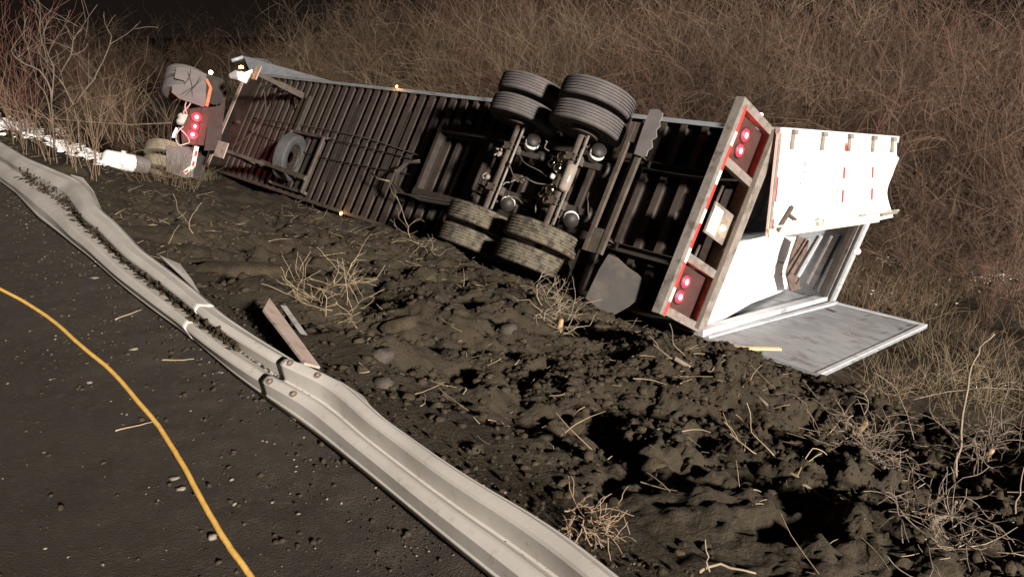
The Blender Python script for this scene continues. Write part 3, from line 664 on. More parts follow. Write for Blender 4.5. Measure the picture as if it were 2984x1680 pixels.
# side walls, sheared over; roof; rear frame posts
RL = loc((4.363, 10.229, -1.97)); RU = loc((5.392, 11.012, 0.128))      # rear roof corners
FU = np.array([15.95, -0.55, -0.27]); FL = np.array([15.2, 2.2, -2.2])
UW = MB(); XB = 9.3; FUv, RUv0 = Vector(FU), Vector(RU); vv = []; nu, nv = 44, 6
for i in range(nu + 1):
    X = 0.05 + (L - 0.05) * i / nu
    if X < XB:
        t = X / XB; top = RUv0.lerp(Vector((XB, 0.62, -2.3)), t) + Vector((0, 0.9 * math.sin(math.pi * t * .5), 0)); k = 1 - float(sstep(XB - 1.2, XB, X)); top = Vector((X, 0.02, -0.3)).lerp(top, k)
    else: top = Vector((XB, 0.02, -0.3)).lerp(FUv, (X - XB) / (L - XB))
    for j in range(nv + 1):
        v = j / nv; vv.append(Vector((X, -0.02, -0.06)).lerp(top, v) + Vector((0, 0.012 * math.sin(X * 9) * math.sin(v * 3.1), 0)))
UW.add(vv, [(i * (nv + 1) + j, i * (nv + 1) + j + 1, (i + 1) * (nv + 1) + j + 1, (i + 1) * (nv + 1) + j) for i in range(nu) for j in range(nv)])
UW.build('side_wall', M['alub'], T, False, solid=0.02)
LWm = MB(); LWm.sheet((0.05, W, -0.1), (L, W, -0.1), FL, RL, 30, 8, lambda u, v: (0, 0.04 * math.sin(v * 3.1) * math.sin(u * 31), 0)); LWm.build('side_wall', M['alu'], T, False, solid=0.03)
RF = MB(); RF.sheet(RU, FU, FL, RL, 30, 8, lambda u, v: (0, 1.3 * (1 - v) * max(0, math.sin(math.pi * min(1, u / .93))) ** 0.8, 0.10 * math.sin(u * 21) * math.sin(v * 3.1))); RF.build('roof', M['alu'], T, False, solid=0.02)
# corner cap and marker strip of the upper front wall
m = MB(); m.tube([tuple(FU + np.array([0.05, 0.25, 0.22])), tuple(FU + np.array([0, 0.02, 0]))], 0.05, 8); m.build('top_rail', M['alub'], T, True)
for (p_, q_) in (((0.0, W, 0.0), RL), ((0.0, 0.0, 0.0), RU)):
    m = MB(); m.beam(p_, q_, 0.13, 0.09, (0, 1, 0)); m.build('rear_post', M['alub'], T)
    pv = Vector(p_) * 0.96 + Vector(q_) * 0.04; qv = Vector(q_)
m = MB(); RLv, RUv = Vector(RL), Vector(RU)
ex = Vector((-1, 0, 0)); zz = Vector(loc(at_depth(2500, 733, 10.6))) 
for k, (off, w_, mt) in enumerate(((0.0, 0.10, 'alu'), (0.13, 0.05, 'dark'), (0.21, 0.09, 'alub'), (-0.12, 0.06, 'alub'), (-0.22, 0.12, 'dark'))):
    dv = Vector((0, 0, 1)) * (-off)
    RUx = RLv + (RUv - RLv) * 0.93
    MB().beam(RLv + dv + ex * 0.02 * k, RUx + dv + ex * 0.02 * k, w_ * .55, w_, (0, 0, 1)).build('header_bar', M[mt], T)
for (bx, by, tx_, ty_, w_, mt) in ((2316, 800, 2384, 687, .022, 'dark'), (2326, 806, 2394, 687, .03, 'alub'), (2352, 826, 2424, 687, .018, 'guard'), (2372, 842, 2450, 687, .035, 'dark'), (2384, 850, 2462, 687, .03, 'alub'), (2396, 858, 2472, 687, .022, 'dark'), (2408, 866, 2486, 690, .035, 'alub'), (2418, 868, 2498, 690, .02, 'dark')):
    MB().beam(onX(bx, by, -0.12), onX(tx_, ty_, -0.12), w_, .03, (1, 0, 0)).build('header_trim', M[mt], T)
tl = tuple(loc(at_depth(2500, 733, 10.1)))
m = MB(); m.lathe([(0, 0.0006), (0.0, 0.04), (0.02, 0.04), (0.035, 0.03), (0.04, 0.0006)], (0, 0, 0), 16, 'Z'); ob = m.build('marker_light', M['E_core'], T, True); ob.matrix_local = Matrix.Translation(tl); lamp('marker_glow', 'POINT', (-0.12, 0, 0.10), 1.2, (1, .05, .04), 0.03, parent=ob)

# inner white liner panel, torn edge
pan = [onX(*p) for p in ((2044, 953, .10), (2146, 703, .10), (2226, 683, .3), (2335, 690, .5), (2322, 712, .5), (2314, 738, .5), (2303, 756, .5), (2297, 790, .5), (2299, 830, .45), (2262, 850, .35), (2180, 880, .25), (2110, 920, .15))]
m = MB(); m.slab(pan, 0.05); m.build('white_liner_panel', M['liner'], T)
pan2 = [onX(*p) for p in ((2322, 685, .12), (2352, 700, .10), (2345, 735, .10), (2328, 770, .10), (2322, 800, .10), (2328, 842, .10), (2300, 846, .10), (2288, 800, .12), (2302, 740, .12))]
m = MB(); m.slab(pan2, 0.03); m.build('torn_foam_edge', mat('torn_foam', (0.07, 0.05, 0.042), (0.16, 0.115, 0.09), 12, 0.95, bump=1, bscale=30), T)
pan3 = [onX(*p) for p in ((2140, 700, .9), (2270, 560, 1.3), (2250, 420, 1.1), (2190, 560, .8), (2140, 660, .7))]
m = MB(); m.slab(pan3, 0.03); m.build('hanging_tarp', mat('grey_tarp', (0.06, 0.052, 0.06), (0.085, 0.075, 0.082), 4, 0.9), T)
# rip lines and scuffs on the liner
for (a1, a2) in (((2212, 826), (2280, 797)), ((2285, 797), (2240, 806)), ((2258, 762), (2282, 765)), ((2276, 740), (2283, 752))):
    m = MB(); m.beam(onX(*a1, .335 if a1[0] < 2260 else .40), onX(*a2, .38), .02, .03); m.build('liner_tear', mat('tear_brown', (.55, .42, .36), (.45, .3, .25), 9), T)

# upper door, hanging from its hinges
dTL, dTR = onray = None, None
TLw = Tw(0, -0.02, 0.0); 
pTL = at_depth(2266, 388, 9.30); pTR = at_depth(2610, 412, 10.62); pBR = at_depth(2608, 634, 10.40); pBL = at_depth(2233, 690, 9.02)
TLl, TRl, BRl, BLl = (Vector(loc(q)) for q in (pTL, pTR, pBR, pBL))
D = MB(); 
def dent(u, v): # pushed-in lower right corner
    return (0, 0, 0)
dz = (TRl - TLl).cross(BLl - TLl).normalized(); 
if dz.dot(Vector(loc(CAM)) - TLl) < 0: dz = -dz
def dentf(u, v):
    k = math.exp(-((u - 1) / 0.10) ** 2 - ((v - .72) / 0.3) ** 2); return tuple(dz * (-0.10 * k) + (TLl - TRl) * (0.028 * math.exp(-((u - 1) / .12) ** 2 - ((v - .62) / .2) ** 2)))
D.sheet(TLl, TRl, BRl, BLl, 30, 16, dentf)
door = D.build('door', M['white'], T, False, solid=0.035)
def onD(u, v, off=0.02):
    p = TLl * ((1 - u) * (1 - v)) + TRl * (u * (1 - v)) + BRl * (u * v) + BLl * ((1 - u) * v); return p + dz * off
# hinges along the top, frame strips, stripes
for u in (0.10, 0.335, 0.555, 0.765, 0.945):
    m = MB(); m.beam(onD(u, -0.03, .03), onD(u, 0.15, .03), 0.055, 0.03, dz); m.beam(onD(u - .016, -0.02, .05), onD(u + .016, -0.02, .05), 0.05, 0.05, dz); m.build('hinge', M['guard'], door)
m = MB(); m.beam(onD(0.0, -0.025, 0.0), onD(1.0, -0.025, 0.0), 0.07, 0.07, dz); m.build('hinge_post', M['alub'], T)
m = MB(); m.beam(onD(0.0, 0.03, 0.022), onD(0.97, 0.06, 0.022), 0.09, 0.006, dz); m.build('door_edge_strip', M['cream'], door)
m = MB(); m.beam(onD(0.01, 0.0, .022), onD(0.01, 1.0, .022), 0.045, 0.012, dz); m.build('door_edge_strip', M['guard'], door)
m = MB(); m.beam(onD(0.03, 0.0, .021), onD(0.04, 0.22, .021), 0.10, 0.006, dz); m.build('door_edge_strip', M['cream'], door)
m = MB(); m.beam(onD(0.0, 0.965, .025), onD(0.84, 0.97, .025), 0.10, 0.03, dz); m.build('door_bottom_strip', M['cream'], door)
m = MB(); m.tube([onD(0.02, 0.905, .05), onD(1.0, 0.90, .05)], 0.016, 8); m.tube([onD(0.35, 0.87, .06), onD(0.35, 0.95, .06)], .03, 8); m.tube([onD(0.36, 0.915, .06), onD(0.33, 0.915, .06)], .045, 10); m.build('lock_rod', M['can'], door, True)
m = MB(); m.beam(onD(0.05, 0.95, .05), onD(0.14, 0.72, .05), 0.05, 0.02, dz); m.beam(onD(0.12, 0.80, .055), onD(0.17, 0.86, .06), .03, .02, dz); m.build('lock_handle', M['steel'], door)
m = MB(); m.beam(onD(0.86, 0.93, .03), onD(1.0, 0.915, .03), 0.05, 0.03, dz); m.build('bent_corner_trim', M['guard'], door)
for u, segs in ((0.535, ((0.03, .15), (.33, .46), (.59, .73))), (0.78, ((0.03, .15), (.33, .46), (.59, .73))), (0.022, ((.42, .66), (.83, .95)))):
    for a1, a2 in segs:
        wd = .035 if u > .1 else .05
        MB().beam(onD(u, a1, .0235), onD(u, a2, .0235), wd, 0.003, dz).build('reflective_stripe', M['red'], door)
    if u > .1:
        m = MB(); m.beam(onD(u, .15, .0205), onD(u, .90, .0205), .008, .003, dz); m.build('panel_seam', M['can'], door)
tx = (BLl - TLl).normalized(); ty = dz.cross(tx)
text('4332', 0.17, frame(onD(0.215, 0.40, .021), tx, ty), mat('faded_ink', (.10, .10, .13), (.34, .34, .38), 30, .7), door)
# lower door on the ground
q1, q2, q3, q4 = at(2050, 985, -1.86), at(2428, 884, -2.0), at(2702, 952, -1.98), at(2393, 1097, -1.86)
P_ = [Vector(loc(q)) for q in (q1, q2, q3, q4)]
D2 = MB(); D2.sheet(P_[0], P_[1], P_[2], P_[3], 24, 14, lambda u, v: tuple(Vector((0, -0.03 * math.sin(v * 3.1) * math.sin(u * 3 + .5), 0)))); door2 = D2.build('door', M['alu'], T, False, solid=0.035)
n2 = (P_[1] - P_[0]).cross(P_[3] - P_[0]).normalized()
if n2.dot(Vector(loc(CAM)) - P_[0]) < 0: n2 = -n2
def onD2(u, v, off=0.02): return P_[0] * ((1 - u) * (1 - v)) + P_[1] * (u * (1 - v)) + P_[2] * (u * v) + P_[3] * ((1 - u) * v) + n2 * off
m = MB(); m.beam(onD2(0, .03, .03), onD2(1, .03, .03), .07, .03, n2); m.beam(onD2(0, .98, .025), onD2(1, .98, .025), .05, .02, n2); m.beam(onD2(.985, 0, .03), onD2(.985, 1, .03), .05, .02, n2); m.build('door_frame_strip', M['alub'], door2)
for k in range(16):
    u, v = random.uniform(.2, .95), random.uniform(.15, .9); m = MB(); m.beam(onD2(u, v, .024), onD2(u + random.uniform(.01, .05), v + random.uniform(-.01, .03), .024), random.uniform(.008, .025), .002, n2); m.build('scuff_mark', M['steel'], door2)
MB().beam(onD2(.62, .45, .0245), onD2(.64, .56, .0245), .10, .002, n2).build('red_smear', mat('red_smear', (.42, .22, .22), (.36, .34, .35), 14, .6), door2)
MB().beam(onD2(.86, .1, .0245), onD2(.84, .22, .0245), .05, .002, n2).build('red_smear', M['redpaint'], door2)

# ------------------------------------------------------------------ the tractor end
c0 = at_depth(524, 372, 18.4)
ydir = at_depth(463, 478, 17.9) - at_depth(520, 255, 19.1); ydir /= np.linalg.norm(ydir)
fdir = np.array([-0.36, 0.93, 0.0]); fdir -= ydir * (fdir @ ydir); fdir /= np.linalg.norm(fdir)
zdir = np.cross(fdir, ydir)          # for the trailer-like frame: out of the belly
KM = Matrix(((fdir[0], ydir[0], zdir[0], c0[0]), (fdir[1], ydir[1], zdir[1], c0[1]), (fdir[2], ydir[2], zdir[2], c0[2]), (0, 0, 0, 1)))
K = empty('truck_tractor', M=KM); tag(K, 'overturned truck tractor beyond the trailer nose, grey mudflaps and red tail lights showing', 'truck')
Kr = np.array([[fdir[i], ydir[i], zdir[i]] for i in range(3)])
def onK(px, py, X=0.0):
    d = Kr.T @ ray(px, py); o = Kr.T @ (CAM - c0); return o + d * ((X - o[0]) / d[0])
def KS(pts, X, name, mt, th=0.02, solid=True):
    m = MB(); m.slab([tuple(onK(px, py, X)) for px, py in pts], th); return m.build(name, mt, K)
# frame rails, cross member, axle
for Y in (-0.42, 0.42):
    m = MB(); m.b2((0.05, Y - 0.04, -0.42), (6.0, Y + 0.04, -0.16)); m.build('frame_rail', M['redpaint'], K)
KS([(590, 312), (612, 316), (593, 425), (574, 424)], 0.0, 'rear_crossmember', M['redpaint'], 0.03)
KS([(556, 318), (590, 312), (575, 424), (530, 420), (528, 380)], 0.12, 'light_panel', M['redpaint'], 0.02)
KS([(612, 300), (660, 262), (640, 440), (594, 440)], 0.35, 'fifth_wheel_plate', M['redpaint'], 0.05)
for (px, py, r_) in ((573, 342, .072), (568, 369, .055), (561, 393, .072)):
    q = onK(px, py, 0.04); m = MB(); m.lathe([(0.03, r_ * 1.3), (-0.01, r_ * 1.3), (-0.012, r_)], tuple(q), 18, 'X'); h = m.build('tail_light', M['black'], K, True)
    m = MB(); m.lathe([(-0.012, r_ * 1.5), (-0.03, r_ * .65)], tuple(q), 18, 'X'); m.build('lens', M['E_red'], h, True); m = MB(); m.lathe([(-0.03, r_ * .65), (-0.035, .0006)], tuple(q), 18, 'X'); m.build('bulb_glow', M['E_core'], h, True)
    lamp('tail_light_glow', 'POINT', (q[0] - 0.25, q[1], q[2]), 6, (1, 0.04, 0.05), 0.05, parent=h)
# wheels
kp = None
for (px, py), mt in (((472, 441), 'tyre_tan'), ((463, 486), 'tyre_tan'), ((530, 227), 'flap2'), ((522, 264), 'flap2')):
    q = onK(px, py, 0.54)
    h = MB().lathe([(-0.05, 0.0006), (-0.05, 0.10), (0.05, 0.10), (0.05, 0.0006)], (0, 0, 0), 20, 'Y').build('wheel', M['steel'], K, True)
    tyre_mb(0.5, 0.27, 40).build('tyre', M[mt], h); rim_mb(-1).build('rim', M['rim'], h)
    h.matrix_local = Matrix.Translation((q[0], q[1], q[2] - 0.12))
q1, q2 = onK(519, 245, .75), onK(472, 462, .75); m = MB(); m.tube([(q1[0], q1[1], q1[2] - .3), (q2[0], q2[1], q2[2] - .3)], 0.09, 16); m.build('axle', M['steel'], K, True)
# mudflaps with hangers
KS([(484, 424), (548, 430), (566, 447), (562, 525), (512, 510), (484, 500)], -0.04, 'mudflap', M['flap2'], 0.015)
KS([(567, 440), (598, 458), (594, 527), (563, 526)], 0.0, 'mudflap', M['flap'], 0.015)
fl1 = KS([(514, 198), (556, 202), (600, 216), (650, 232), (640, 262), (634, 306), (606, 300), (592, 312), (522, 288), (500, 270), (502, 250), (540, 246), (536, 236), (508, 228)], -0.04, 'mudflap', M['flap2'], 0.02)
KS([(602, 216), (650, 230), (648, 300), (622, 306), (600, 296)], -0.07, 'mudflap', M['flap'], 0.015)
for a1, a2 in (((545, 206), (560, 285)), ((585, 222), (538, 282)), ((520, 280), (590, 230)), ((556, 202), (535, 250))):
    m = MB(); m.tube([onK(*a1, -0.05), onK((a1[0] + a2[0]) / 2 + 6, (a1[1] + a2[1]) / 2, -0.06), onK(*a2, -0.05)], 0.012, 6); m.build('flap_fold', M['flap'], fl1, True)
h = MB(); h.beam(onK(573, 427, -.09), onK(562, 486, -.09), .10, .03, (1, 0, 0)); h.beam(onK(562, 486, -.09), onK(536, 504, -.09), .09, .03, (1, 0, 0)); h = h.build('flap_hanger', M['wtape'], K)
for a1, a2 in (((573, 440), (569, 455)), ((565, 470), (562, 484)), ((548, 496), (538, 503))):
    MB().beam(onK(*a1, -0.108), onK(*a2, -0.108), .05, .006, (1, 0, 0)).build('reflective_stripe', M['red'], h)
h = MB(); h.beam(onK(601, 231, -.12), onK(614, 256, -.12), .06, .03, (1, 0, 0)); h.beam(onK(614, 256, -.12), onK(602, 310, -.12), .07, .03, (1, 0, 0)); h.build('flap_hanger', M['orange'], K)
h = MB(); h.beam(onK(600, 308, .05), onK(555, 296, .06), .03, .03, (1, 0, 0)); h.build('amber_wiring', M['orange'], K)
# white airbags and dangling lines
q = onK(535, 350, 0.3); m = MB(); m.lathe([(-0.14, .0006), (-0.14, .12), (-.07, .16), (0, .13), (.07, .16), (.14, .12), (.14, .0006)], tuple(q), 20, 'Y'); m.build('air_bag', M['can'], K, True)
KS([(512, 372), (518, 376), (512, 402), (500, 402), (503, 390)], 0.1, 'white_bracket', M['liner'], .03)
m = MB(); m.tube(wig(onK(520, 372, 0), onK(520, 425, 0), 14, .02, (0, 0, -0.25)), .014, 6); m.tube(wig(onK(535, 368, 0), onK(522, 425, 0), 14, .02, (0, 0, .12)), .014, 6); m.build('air_line', M['can'], K, True)
m = MB(); m.tube(wig(onK(540, 290, 0.02), onK(545, 330, 0), 10, .05), .016, 6); m.tube(wig(onK(555, 292, 0), onK(535, 330, 0), 10, .05), .016, 6); m.build('air_line', M['pink'], K, True)
q = onK(614, 212, .2); m = MB(); m.lathe([(0, .05), (-.03, .05), (-.05, .0006)], tuple(q), 14, 'X'); m.build('marker_light', M['E_warm'], K, True)
# crumpled white fairing piece beside the trailer nose
q = [at_depth(px, py, d) for px, py, d in ((668, 218, 18.0), (690, 204, 17.8), (712, 212, 17.9), (735, 203, 17.8), (737, 228, 17.7), (718, 243, 17.7), (695, 232, 17.6), (672, 228, 17.8))]
cfa = sum(q) / len(q); m = MB(); m.add([tuple(cfa + np.array([0, -.25, 0]))] + [tuple(p_) for p_ in q], [(0, i + 1, (i + 1) % len(q) + 1) for i in range(len(q))])
o = m.build('fairing_piece', M['liner'], None, False, solid=0.03); tag(o, 'crumpled white fairing piece wedged between trailer nose and tractor', 'debris')
lamp('orange_glow', 'POINT', tuple(at_depth(703, 196, 17.2)), 4, (1, .45, .15), 0.05, parent=None)
q = at_depth(703, 200, 17.5); o = MB().lathe([(0, .0006), (0, .05), (.05, .05), (.07, .0006)], tuple(q), 14, 'Z').build('amber_lamp', M['E_amber'], None, True); tag(o, 'small lit amber lamp above the crumpled white piece at the trailer nose', 'lamp')

# ------------------------------------------------------------------ fuel tank
g0 = ground_at(300, 470); ctr = at_depth(362, 470, 15.6); 
gg = ground_at(365, 500, False); print('tank ground', gg, rt if 'rt' in globals() else ''); Yt = gg[1] + 0.15; tq1, tq2 = at_depth(303, 461, Yt - .25), at_depth(430, 484, Yt + .35)
mid = (tq1 + tq2) / 2; d_ = Vector(tq2 - tq1); Lt = d_.length
TKM = Matrix.Translation(tuple(mid)) @ d_.to_track_quat('X', 'Z').to_matrix().to_4x4()
FT = empty('fuel_tank', M=TKM); tag(FT, 'bright white cylindrical fuel tank lying on the ground left of the tractor', 'tank')
rt = 0.0115 * Yt
m = MB(); m.lathe([(-Lt / 2 - .03, .0006), (-Lt / 2 - .02, rt * .6), (-Lt / 2 + .02, rt * .93), (-Lt / 2 + .06, rt), (Lt / 2 - .30, rt)], (0, 0, 0), 32, 'X'); m.build('tank_shell', M['tank'], FT, True)
m = MB(); m.lathe([(Lt / 2 - .30, rt * 1.0), (Lt / 2 - .02, rt * .97), (Lt / 2, rt * .9), (Lt / 2, .0006)], (0, 0, 0), 32, 'X'); m.build('tank_end', M['flap2'], FT, True)
m = MB(); m.lathe([(rt - .01, .05), (rt + .04, .05), (rt + .04, .0006)], (-Lt / 2 + .35, 0, 0), 14, 'Z'); m.build('filler_cap', M['can'], FT, True)

# ------------------------------------------------------------------ guard rail
near = [(-160, 440), (0, 528), (50, 565), (112, 636), (190, 694), (265, 752), (389, 859), (488, 934), (550, 975), (700, 1106), (803, 1181), (932, 1276), (1085, 1400), (1414, 1672), (1640, 1850)]
far = [(-160, 330), (0, 412), (83, 462), (207, 515), (240, 530), (261, 553), (298, 615), (339, 645), (414, 727), (500, 790), (579, 851), (654, 917), (765, 992), (903, 1080), (1000, 1115), (1056, 1156), (1085, 1201), (1217, 1292), (1362, 1396), (1604, 1530), (1777, 1662), (2010, 1850)]
nw = [at(px, py, 0.02) for px, py in near]
fw = []
for px, py in far:
    z = float(np.interp(px, [0, 260, 420, 800, 1100, 1700], [0.34, 0.30, 0.22, 0.15, 0.10, 0.13])); fw.append(at(px, py, z))
na_ = [AS(p[0], p[1])[0] for p in nw]; fa_ = [AS(p[0], p[1])[0] for p in fw]
nw, fw = np.array(nw), np.array(fw)
U3 = np.array([U[0], U[1], 0]); nw = np.vstack([nw, nw[-1] - U3 * 1.5]); fw = np.vstack([fw, fw[-1] - U3 * 1.5]); na_.append(na_[-1] - 1.5); fa_.append(fa_[-1] - 1.5)
def onrail(a):
    # shared parameter along the rail (both poly-lines run from far to near)
    n_ = np.array([np.interp(a, na_[::-1], nw[::-1, k]) for k in range(3)])
    f_ = np.array([np.interp(a, fa_[::-1], fw[::-1, k]) for k in range(3)])
    return n_, f_
def smooth_rail(a, w=0.16):
    N_ = F_ = 0; ks = (-1, -.5, 0, .5, 1)
    for k in ks:
        n_, f_ = onrail(a + k * w); N_ = N_ + n_; F_ = F_ + f_
    return N_ / 5, F_ / 5
PROF = [(0.0, 0.0), (0.03, 0.020), (0.06, 0.024), (0.155, 0.080), (0.20, 0.084), (0.31, 0.084), (0.35, 0.078), (0.475, 0.004), (0.525, 0.004), (0.65, 0.078), (0.69, 0.084), (0.80, 0.084), (0.845, 0.080), (0.94, 0.024), (0.97, 0.020), (1.0, 0.0)]
def rail_pt(a, w, h, lift=0.0):
    n_, f_ = smooth_rail(a); c_ = f_ - n_
    up = np.cross(c_ / np.linalg.norm(c_), np.array([U[0], U[1], 0])); 
    if up[2] < 0: up = -up
    flat = 1.0 - 0.35 * float(sstep(3.5, 6.5, a))
    warp = 0.007 * math.sin(a * 2.1 + 1) * math.sin(w * 3.1) + 0.003 * math.sin(a * 9) * w
    return n_ + c_ * w + up * (h * flat * 0.95 + lift + warp)
GRo = empty('guard_rail', tuple(onrail(1.0)[0] * np.array([1, 1, 0]))); tag(GRo, 'flattened W-beam steel guard rail lying along the road edge, twisted towards its far end', 'guard rail')
Gi = Matrix.Translation(-GRo.location)
def rail_sec(a0, a1, lift, step=0.05):
    n = max(4, int((a1 - a0) / step)); vv = []; P = len(PROF)
    for i in range(n + 1):
        a = a0 + (a1 - a0) * i / n
        for (w, h) in PROF: vv.append(rail_pt(a, w, h, lift) - np.array(GRo.location))
    fs = [(i * P + k, i * P + k + 1, (i + 1) * P + k + 1, (i + 1) * P + k) for i in range(n) for k in range(P - 1)]
    m = MB(); m.add(vv, fs); o_ = m.build('rail_section', M['galv'], GRo, True, solid=0.004); o_.data.set_sharp_from_angle(angle=R(20)); return o_
aJ1 = AS(*at(800, 1140, 0.05)[:2])[0]; aJ2 = AS(*at(560, 960, 0.05)[:2])[0]
print('joints', aJ1, aJ2, 'rail range', na_[0], na_[-1])
rail_sec(na_[-1] + .1, aJ1 + 0.02, 0.014); rail_sec(aJ1 - 0.28, aJ2 + 0.12, 0.004); rail_sec(aJ2 - .1, na_[0] - .3, 0.012)
for (a, w) in ((aJ1 - 0.05, .235), (aJ1 - 0.05, .765), (aJ1 - 0.24, .235), (aJ1 - 0.24, .765)):
    p = rail_pt(a, w, 0.083, 0.019) - np.array(GRo.location); m = MB(); pts = []
    n_, f_ = smooth_rail(a); c_ = (f_ - n_); c_ /= np.linalg.norm(c_); up = np.cross(c_, np.array([U[0], U[1], 0])); up = up if up[2] > 0 else -up; Un = np.array([U[0], U[1], 0])
    ring = [p + c_ * .017 * math.cos(t) + Un * .026 * math.sin(t) + up * .0 for t in np.linspace(0, 2 * math.pi, 18)[:-1]]
    m.slab([tuple(q) for q in ring], 0.012); ring2 = [p + c_ * .008 * math.cos(t) + Un * .008 * math.sin(t) + up * .006 for t in np.linspace(0, 2 * math.pi, 8)[:-1]]; m.slab([tuple(q) for q in ring2], .01); m.build('splice_bolt', mat('dull_bolt', (.17, .135, .11), (.22, .18, .15), 9, .7), GRo)
# dirt packed in the trough of the rail
pts = []; 
for i in range(5200):
    a = random.uniform(aJ2 - .6, 6.2) if random.random() < .8 else random.uniform(-3, aJ2)
    if a > aJ2 - .6: w = random.gauss(.53, .10 + .02 * max(0, a - 3))
    else:
        w = random.gauss(.50, .018)
        if vnoise(np.array([a * 3.0]), np.array([1.0]), 9)[0] < .5: continue
    if not .34 < w < .74: continue
    p = rail_pt(a, w, float(np.interp(w, [q[0] for q in PROF], [q[1] for q in PROF])) * .75, 0.012); pts.append((p[0], p[1], p[2]))
pts = np.array(pts); S = 0.004 + 0.026 * RNG.random(len(pts)) ** 4
a_, s_ = AS(pts[:, 0], pts[:, 1]); S = np.where(a_ < aJ2 - .6, S * .30, S)
o = lumps('dirt_in_rail', pts, S, M['clod'], .6, .3); o['kind'] = 'stuff'; o['label'] = 'mud and crumbs packed in the trough of the flattened guard rail'
# post blockout plates under the rail: kinked flap parts
for tri in (((525, 768, .10), (462, 742, .06), (585, 858, .06), (560, 815, .05)), ((1056, 1150, .08), (985, 1105, .06), (1095, 1215, .05), (1080, 1180, .04)), ((242, 518, .30), (205, 508, .30), (296, 610, .28), (275, 560, .22))):
    P_t = [at(*q_) - np.array(GRo.location) for q_ in tri]; m = MB(); m.slab([tuple(P_t[0]), tuple(P_t[3]), tuple(P_t[2]), tuple(P_t[1])][::-1], .006); m.build('torn_flange', M['galv'], GRo)

# torn out post beside the rail
def post_thing():
    pa, pb = at(775, 885, -0.10), at(905, 1070, 0.02); o_ = empty('guard_rail_post', tuple(pa)); tag(o_, 'uprooted steel guard rail post leaning out of the dirt behind the rail', 'post')
    d = Vector(pb - pa); side = Vector((NN[0], NN[1], -0.1)).normalized()
    m = MB(); m.slab([tuple(at(px, py, z) - pa) for px, py, z in ((764, 905, .14), (782, 872, .05), (930, 1074, .05), (884, 1062, .14))], .012); m.build('flange', M['pink'], o_)
    pc, pd = at(822, 885, -0.08), at(888, 978, -0.04)
    m = MB(); m.beam(Vector(pc - pa), Vector(pd - pa), 0.03, 0.008, (0, -.5, 1)); m.build('flange', M['can'], o_)
post_thing()

# ------------------------------------------------------------------ hose
def hose():
    pts = [(-60, 812), (0, 842), (70, 877), (150, 932), (232, 1003), (324, 1078), (400, 1170), (463, 1240), (521, 1333), (568, 1425), (626, 1518), (672, 1599), (730, 1680), (790, 1770)]
    w = [at(px, py, 0.012) for px, py in pts]; out = []
    for i in range(len(w) - 1):
        p0, p1, p2, p3 = w[max(i - 1, 0)], w[i], w[i + 1], w[min(i + 2, len(w) - 1)]
        for t in np.linspace(0, 1, 7)[:-1]:
            out.append(0.5 * ((2 * p1) + (-p0 + p2) * t + (2 * p0 - 5 * p1 + 4 * p2 - p3) * t * t + (-p0 + 3 * p1 - 3 * p2 + p3) * t ** 3) + np.array([0.004 * math.sin(i * 2.3 + t * 3), 0, 0]))
    o_ = MB().tube(out, 0.0105, 10).build('hose', M['hose'], None, True); tag(o_, 'yellow rubber hose snaking across the dark road shoulder', 'hose')
hose()

# ------------------------------------------------------------------ plants
def ribbon_tubes(paths, radii, n=3):
    """paths: list of (m,3) arrays of equal length"""
    P = np.array(paths); k, m_, _ = P.shape; Rr = np.array(radii)[:, :, None]
    T_ = np.gradient(P, axis=1); T_ /= np.linalg.norm(T_, axis=2, keepdims=True) + 1e-9
    ref = np.array([0.31, 0.77, 0.12]); A = np.cross(T_, ref); A /= np.linalg.norm(A, axis=2, keepdims=True) + 1e-9; B = np.cross(T_, A)
    rings = [P + Rr * (A * math.cos(2 * math.pi * j / n) + B * math.sin(2 * math.pi * j / n)) for j in range(n)]
    V = np.stack(rings, 2).reshape(-1, 3)                        # k,m,n
    i0 = (np.arange(k)[:, None, None] * m_ + np.arange(m_ - 1)[None, :, None]) * n + np.arange(n)[None, None, :]
    i1 = (np.arange(k)[:, None, None] * m_ + np.arange(m_ - 1)[None, :, None]) * n + (np.arange(n)[None, None, :] + 1) % n
    F = np.stack([i0, i1, i1 + n, i0 + n], 3).reshape(-1, 4); return V, F
def thin_ribbons(paths, radii):
    P = np.array(paths); k, m_, _ = P.shape; Rr = np.array(radii)[:, :, None]
    T_ = np.gradient(P, axis=1); T_ /= np.linalg.norm(T_, axis=2, keepdims=True) + 1e-9
    A = np.cross(T_, RNG.normal(0, 1, (k, 1, 3))); A /= np.linalg.norm(A, axis=2, keepdims=True) + 1e-9
    V = np.stack([P - Rr * A, P + Rr * A], 2).reshape(-1, 3)
    b = (np.arange(k)[:, None] * m_ + np.arange(m_ - 1)[None, :]).reshape(-1) * 2
    return V, np.stack([b, b + 1, b + 3, b + 2], 1)
def join_vf(a, b): return np.concatenate([a[0], b[0]]), np.concatenate([a[1], b[1] + len(a[0])])
def stem_path(p, d, L_, m_=7, curl=0.25, droop=0.0, rs=RNG):
    p = np.array(p, float); d = np.array(d, float); d /= np.linalg.norm(d); out = [p.copy()]; w_ = rs.normal(0, curl, 3)
    for i in range(m_ - 1):
        d = d + w_ / m_ + rs.normal(0, curl * .35, 3) + np.array([0, 0, -droop / m_]); d /= np.linalg.norm(d); p = p + d * L_ / (m_ - 1); out.append(p.copy())
    return np.array(out)
